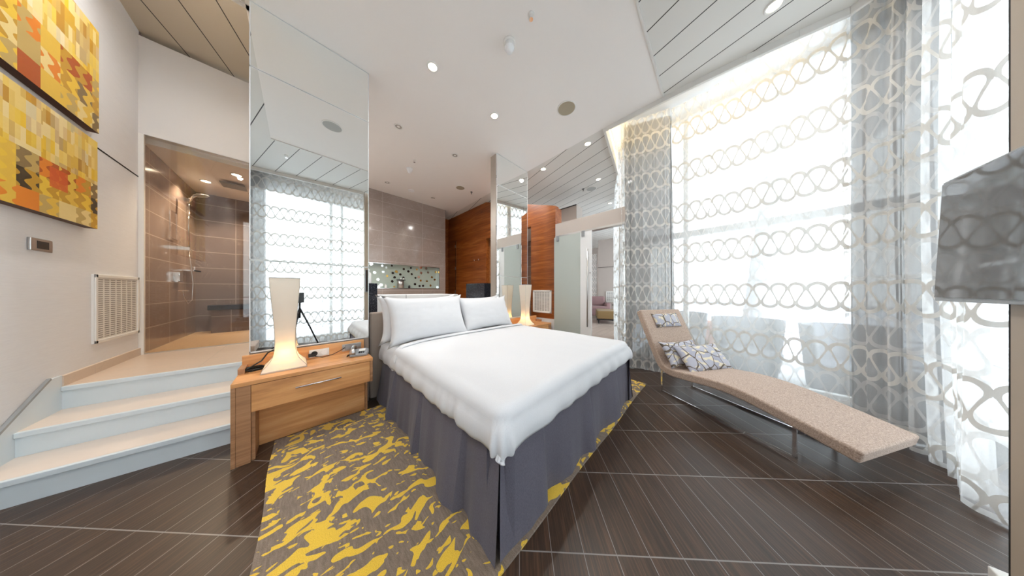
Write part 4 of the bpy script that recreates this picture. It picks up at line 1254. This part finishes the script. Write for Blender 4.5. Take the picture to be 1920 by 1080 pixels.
bm = bmesh.new(); lathe(bm, [(.085, 0), (.088, .21), (.08, .21), (.077, .01)], 24); link('cup_body', bm, M['steel'], t, smooth=True)
bm = bmesh.new(); box(bm, -.10, .12, -.03, .03, .215, .235); link('cup_rim', bm, M['black'], t)
for x in (0, .07):
    bm = bmesh.new(); tube(bm, [(x, 0, .22), (x + .01, 0, .28)], .013, 8); link('toiletry', bm, M['bottle'], t)
# mirror-chip mosaic on the back of the niche
chips = [(78, 180, 'l'), (322, 220, 'l'), (412, 258, 'l'), (343, 358, 'l'), (152, 372, 'l'), (222, 525, 'l'), (298, 650, 'l'), (240, 692, 'l'),
         (536, 222, 'd'), (640, 355, 'g'), (560, 380, 'd'), (432, 447, 'g'), (600, 482, 'd'), (545, 570, 'd'), (695, 590, 'd'), (727, 415, 'd'), (806, 296, 'd'),
         (966, 270, 'd'), (910, 346, 'd'), (985, 408, 'd'), (798, 487, 'd'), (1100, 305, 'g'), (1070, 492, 'd'), (1145, 475, 'l'), (1197, 383, 'l'), (1058, 633, 'd'),
         (1162, 676, 'd'), (1240, 667, 'd'), (1186, 555, 'g'), (1186, 262, 'l'), (1312, 282, 'l'), (1352, 372, 'l'), (1437, 480, 'g'), (1500, 532, 'g'), (1524, 360, 'g'),
         (1560, 700, 'l'), (1405, 665, 'g'), (1325, 565, 'g'), (927, 700, 'd'), (590, 690, 'g')]
t = thing('chip_mosaic', 'scattered mirror, gold and black chips on the sage back of the niche', 'mosaic', (0, YB + .114, 0))
rnd = random.Random(5)
def ray(u, v):
    dx = (u - 960) / FPX; dz = (544 - v) / FPX
    return dx * sa + ca, -dx * ca + sa, dz
bms = {k: bmesh.new() for k in 'ldg'}
cnt = {'l': [], 'd': [], 'g': []}
for (cx, cy, k) in chips:
    u = 690 + cx / 12; v = 480 + cy / 12
    a, b, c = ray(u, v); tt_ = (YB + .11) / b; x = a * tt_; z = EYE + c * tt_
    r = rnd.uniform(.036, .05) if k == 'l' else rnd.uniform(.03, .042); n = rnd.choice((4, 5, 6)); a0 = rnd.uniform(0, 6)
    bm = bmesh.new()
    top_ = [bm.verts.new((x + r * rnd.uniform(.8, 1.15) * math.cos(a0 + i * 2 * PI / n), 0, z + r * rnd.uniform(.8, 1.1) * math.sin(a0 + i * 2 * PI / n))) for i in range(n)]
    bm.faces.new(top_); r_ = bmesh.ops.extrude_face_region(bm, geom=list(bm.faces))
    for q in r_['geom']:
        if isinstance(q, bmesh.types.BMVert): q.co.y -= .004
    link('mosaic_chip', bm, M['mosaic_' + k], t)

# ================================================================== ceiling fittings
def downlight(x, y, lit, label, r=.047, z=H1, group='ceiling downlights', power=34):
    t = thing('downlight', label, 'downlight', (x, y, z))
    bm = bmesh.new(); lathe(bm, [(r + .016, .004), (r + .016, -.006), (r, -.008), (r, .004)], 24, cap=False)
    link('trim_ring', bm, M['ivory'], t, smooth=True)
    bm = bmesh.new(); lathe(bm, [(r, .0), (r, -.003)], 24); link('lens', bm, M['lit'] if lit else M['lens_off'], t)
    if not lit:
        bm = bmesh.new(); lathe(bm, [(r * .45, -.003), (r * .45, -.006)], 14); link('bulb', bm, M['ivory'], t)
    if lit and power:
        l = bpy.data.lights.new('downlight_beam', 'SPOT'); l.energy = power; l.color = (1, .98, .95); l.spot_size = 2.9; l.spot_blend = 1.0; l.shadow_soft_size = .04
        o = bpy.data.objects.new('downlight_beam', l); C.objects.link(o); o.location = (0, 0, -.012); o.parent = t
    return t
downlight(1.064, 2.32, True, 'lit downlight above the left side of the bed')
downlight(1.998, 2.328, True, 'lit downlight above the right side of the bed')
downlight(1.079, 3.545, False, 'unlit downlight just past the left mirror, above the bathroom')
downlight(2.059, 3.541, False, 'unlit downlight in the middle, above the bathroom')
downlight(2.586, 5.608, False, 'unlit downlight near the end of the tiled bathroom wall')
downlight(1.453, 5.577, False, 'unlit downlight near the left top of the tiled bathroom wall')
downlight(2.987, -.36, True, 'lit downlight in the boarded ceiling near the window valance', z=H1 + .002)
downlight(3.60, 2.62, True, 'lit downlight in the boarded ceiling just right of the narrow mirror', z=H1 + .002)
downlight(3.52, 1.615, True, 'lit downlight in the boarded ceiling beside the light strip', z=H1 + .002)
downlight(4.82, 1.96, True, 'lit downlight in the living room ceiling, left of the curtain edge', z=H1 + .002, power=0)
downlight(6.39, 2.255, True, 'lit downlight in the living room ceiling, lowest in view over the door header', z=H1 + .002, power=0)
for x, y, z, p, lab in ((-.95, 2.2, H1 + .002, 34, 'added fill downlight in the boarded ceiling over the foot of the stairs, out of view'),
                       (-.95, .6, H1 + .002, 52, 'added fill downlight in the boarded ceiling left of the camera, out of view'),
                       (-.85, 3.45, 4.42, 52, 'added fill downlight in the raised ceiling over the stairs, out of view')):
    downlight(x, y, True, lab, z=z, power=p)  # added lamps, unseen, that brighten the stairs and left wall
for x, y, lab in ((.30, 4.4, 'added fill downlight hidden behind the left mirror pier, nearer the bed'), (.22, 5.4, 'added fill downlight hidden behind the left mirror pier, nearer the tiled wall'),
                  (3.15, 3.55, 'added fill downlight hidden behind the right mirror pier')):
    downlight(x, y, True, lab, power=90)  # lamps added out of sight to fill the dim bathroom
def cspeaker(x, y, r, m, label, z=H1):
    t = thing('ceiling_speaker', label, 'ceiling speaker', (x, y, z))
    bm = bmesh.new(); lathe(bm, [(r + .014, .002), (r + .014, -.006), (r, -.008), (r, .002)], 36, cap=False); link('bezel', bm, M['ivory'], t, smooth=True)
    bm = bmesh.new(); lathe(bm, [(r, 0), (r, -.006)], 36); link('grille', bm, m, t)
cspeaker(2.624, 1.513, .115, M['speaker'], 'large round ceiling speaker above the right side of the bed')
cspeaker(2.806, 4.571, .10, M['speaker'], 'round ceiling speaker above the bathroom near the teak wall')
cspeaker(5.15, 2.27, .115, M['speaker_g'], 'grey round speaker in the living room ceiling', H1 + .002)
cspeaker(.356, 1.581, .115, M['speaker_g'], 'round ceiling speaker seen only in the left mirror')
t = thing('smoke_detector', 'white dome smoke detector above the bed', 'smoke detector', (1.516, 1.531, H1))
bm = bmesh.new(); lathe(bm, [(.062, 0), (.062, -.018), (.052, -.022)], 28); link('base', bm, M['ivory'], t, smooth=True)
bm = bmesh.new(); lathe(bm, [(.052, -.022), (.050, -.06), (.035, -.075), (.030, -.095), (.010, -.10)], 28); link('dome', bm, M['white'], t, smooth=True)
bm = bmesh.new()
for i in range(20):
    a = i * 2 * PI / 20; box(bm, .047, .054, -.003, .003, -.058, -.026, Matrix.Rotation(a, 4, 'Z'))
link('ribs', bm, M['ivory'], t)
t = thing('smoke_detector', 'white smoke detector above the bathroom', 'smoke detector', (1.617, 4.606, H1))
bm = bmesh.new(); lathe(bm, [(.06, 0), (.06, -.02), (.045, -.06), (.03, -.09), (.01, -.095)], 24); link('dome', bm, M['white'], t, smooth=True)
bm = bmesh.new(); lathe(bm, [(.075, 0), (.075, -.012), (.06, -.022), (.05, -.012)], 24)
tag(link('white_disc', bm, M['white'], smooth=True), 'flat white ceiling disc near the tiled bathroom wall', 'ceiling disc').location = (2.001, 5.587, H1)
def sprinkler(x, y, label, m='chrome', z=H1):
    t = thing('sprinkler_head', label, 'sprinkler', (x, y, z))
    bm = bmesh.new(); lathe(bm, [(.028, 0), (.026, -.008), (.012, -.01)], 16); link('escutcheon', bm, M['ivory'] if m == 'chrome' else M[m], t, smooth=True)
    bm = bmesh.new(); tube(bm, [(-.01, 0, -.008), (-.012, 0, -.03), (0, 0, -.045), (.012, 0, -.03), (.01, 0, -.008)], .003, 6); lathe(bm, [(.018, -.045), (.018, -.048)], 12); link('deflector', bm, M[m], t)
sprinkler(1.502, 1.23, 'small sprinkler in the ceiling above the smoke detector at the top of the view')
sprinkler(3.132, 4.562, 'dark sprinkler in the ceiling beside the bathroom speaker', 'black')
sprinkler(5.02, 2.42, 'dark sprinkler beside the grey living room speaker', 'black', H1 + .002)
sprinkler(-.177, .03, 'sprinkler in the boarded ceiling, seen only in the left mirror', 'chrome', H1 + .002)
sprinkler(1.577, 4.237, 'tiny sprinkler dot in the ceiling next to the bathroom smoke detector')

# ================================================================== living room furniture
t = thing('armchair', 'mauve armchair in the living room seen through the door opening', 'armchair', (9.95, 4.12, 0), .5)
bm = bmesh.new(); box(bm, -.45, .45, -.4, .4, .12, .45); link('seat', bm, M['mauve'], t, bevel=.06, seg=3)
bm = bmesh.new(); box(bm, -.45, .45, -.42, .40, .40, .56); link('seat_cushion', bm, M['mauve'], t, bevel=.05, seg=3)
bm = bmesh.new(); box(bm, .25, .5, -.4, .4, .4, 1.0); link('backrest', bm, M['mauve'], t, bevel=.08, seg=3)
for s in (-1, 1):
    bm = bmesh.new(); box(bm, -.4, .45, s * .45 - .09, s * .45 + .09, .12, .72); link('armrest', bm, M['mauve'], t, bevel=.05, seg=3)
for x in (-.38, .38):
    for y in (-.38, .38):
        bm = bmesh.new(); box(bm, x - .02, x + .02, y - .02, y + .02, 0, .12); link('leg', bm, M['black'], t)
t = thing('ottoman', 'ochre upholstered ottoman in front of the mauve armchair', 'ottoman', (8.75, 3.25, 0), .45)
bm = bmesh.new(); box(bm, -.55, .55, -.36, .36, .18, .50); link('cushion', bm, M['olive'], t, bevel=.05, seg=3)
bm = bmesh.new(); box(bm, -.52, .52, -.34, .34, .14, .18); link('base_frame', bm, M['black'], t)
for x in (-.48, .48):
    for y in (-.3, .3):
        bm = bmesh.new(); box(bm, x - .02, x + .02, y - .02, y + .02, 0, .14); link('leg', bm, M['black'], t)
t = thing('side_table', 'small dark side table behind the ottoman', 'side table', (10.25, 3.30, 0))
bm = bmesh.new(); lathe(bm, [(.22, .60), (.22, .63)], 20); link('table_top', bm, M['black'], t)
bm = bmesh.new(); lathe(bm, [(.02, .0), (.02, .6)], 10); lathe(bm, [(.15, 0), (.15, .015)], 20); link('pedestal', bm, M['black'], t)
grille('vent_grille', 'distant vent grille low on the beige living room wall', (10.8, 4.0, .70), ((0, -1), 0), .5, .55, cols=5, rows=8)

# ================================================================== balcony outside
bm = bmesh.new(); prism(bm, [(4.32, -1.7), (-2, -1.7), (-2, -4.6), (7.2, -4.6), (7.2, 1.3), (4.52, 1.3)], -.14, -.06)
tag(link('balcony_deck', bm, M['deck']), None, None, kind='structure')
def rail(p0, p1, label):
    p0 = Vector((*p0, -.06)); p1 = Vector((*p1, -.06)); L = (p1 - p0).length; d = (p1 - p0).normalized()
    t = thing('balcony_railing', label, 'railing', (0, 0, 0))
    for z, r in ((1.05, .028), (.52, .012), (.12, .02)):
        bm = bmesh.new(); tube(bm, [p0 + Vector((0, 0, z)), p1 + Vector((0, 0, z))], r, 8); link('rail', bm, M['railw'], t)
    n = int(L / 1.1)
    for i in range(n + 1):
        q = p0 + d * (L * i / n); bm = bmesh.new(); tube(bm, [q, q + Vector((0, 0, 1.05))], .022, 8); link('post', bm, M['railw'], t)
        if i < n:
            q2 = p0 + d * (L * (i + 1) / n); mid = (q + q2) / 2
            bm = bmesh.new(); tube(bm, [q + Vector((0, 0, .12)), mid + Vector((0, 0, .52)), q2 + Vector((0, 0, .12))], .012, 6); link('brace', bm, M['railw'], t)
rail((6.9, .9), (6.9, -4.4), 'white balcony railing with zigzag braces beyond the right window')
rail((6.8, -4.4), (-1.9, -4.4), 'white balcony railing beyond the rear window')
def outchair(loc, rz, label):
    t = thing('outdoor_armchair', label, 'outdoor armchair', loc, rz, 'grey outdoor armchairs')
    bm = bmesh.new(); lathe(bm, [(.30, .02), (.36, .34), (.36, .38), (.30, .40)], 24); link('seat', bm, M['outgrey'], t, smooth=True)
    bm = bmesh.new()
    def f(a, h):
        th = PI * (.0 + a) ; r = .37 + .07 * h
        return Vector((r * math.cos(th), r * math.sin(th), .05 + h * .84))
    grid(bm, 24, 6, f); o = link('shell_back', bm, M['outgrey'], t, smooth=True)
    md = o.modifiers.new('s', 'SOLIDIFY'); md.thickness = .05
outchair((5.15, -.35, -.06), -1.2, 'round grey outdoor armchair on the balcony, the left one of the pair')
outchair((4.95, -1.25, -.06), -1.0, 'round grey outdoor armchair on the balcony, the right one of the pair')
outchair((5.7, .55, -.06), -1.2, 'round grey outdoor armchair on the balcony, nearest the grey drape')
bm = bmesh.new(); box(bm, 6.1, 6.5, -.12, .38, -.06, .62)
tag(link('planter', bm, M['red_out'], bevel=.01), 'terracotta coloured planter box on the balcony behind the chairs', 'planter')
bm = bmesh.new(); bm.faces.new([bm.verts.new(p) for p in ((4.5, -2.36, 4.3), (18, -1.70, 4.3), (18, 8, 4.3), (4.5, 8, 4.3))])
tag(link('canopy', bm, M['canopy']), 'broad white canopy over the balcony outside the right window', 'canopy')
# slanted pale structural column outside
bm = bmesh.new(); tube(bm, [(6.6, -.42, -.06), (6.6, -.86, 4.25)], .14, 16)
tag(link('outside_column', bm, M['railw'], smooth=True), 'pale slanting structural column outside the right window', 'column')
bm = bmesh.new(); box(bm, -40, 140, -120, 60, -6.2, -6.0)
struct('floor', bm, M['haze_ground'])

# ================================================================== panorama camera on its tripod
t = thing('camera_tripod', 'black camera on a tripod, seen only in the left mirror', 'camera', (0, 0, 0), AL * 0)
fz = math.atan2(sa, ca)
bm = bmesh.new(); box(bm, -.028, .028, -.06, .06, 1.05, 1.25, Matrix.Rotation(fz, 4, 'Z')); link('camera_body', bm, M['black'], t)
bm = bmesh.new(); tube(bm, [(0, 0, .75), (0, 0, 1.05)], .016, 10); link('centre_post', bm, M['black'], t, smooth=True)
for a in (.1, 2.2, 4.3):
    bm = bmesh.new(); tube(bm, [(0, 0, .95), (.15 * math.cos(a), .15 * math.sin(a), .55), (.34 * math.cos(a), .34 * math.sin(a), .0)], lambda s: .016 - .006 * s, 8)
    link('tripod_leg', bm, M['black'], t, smooth=True)
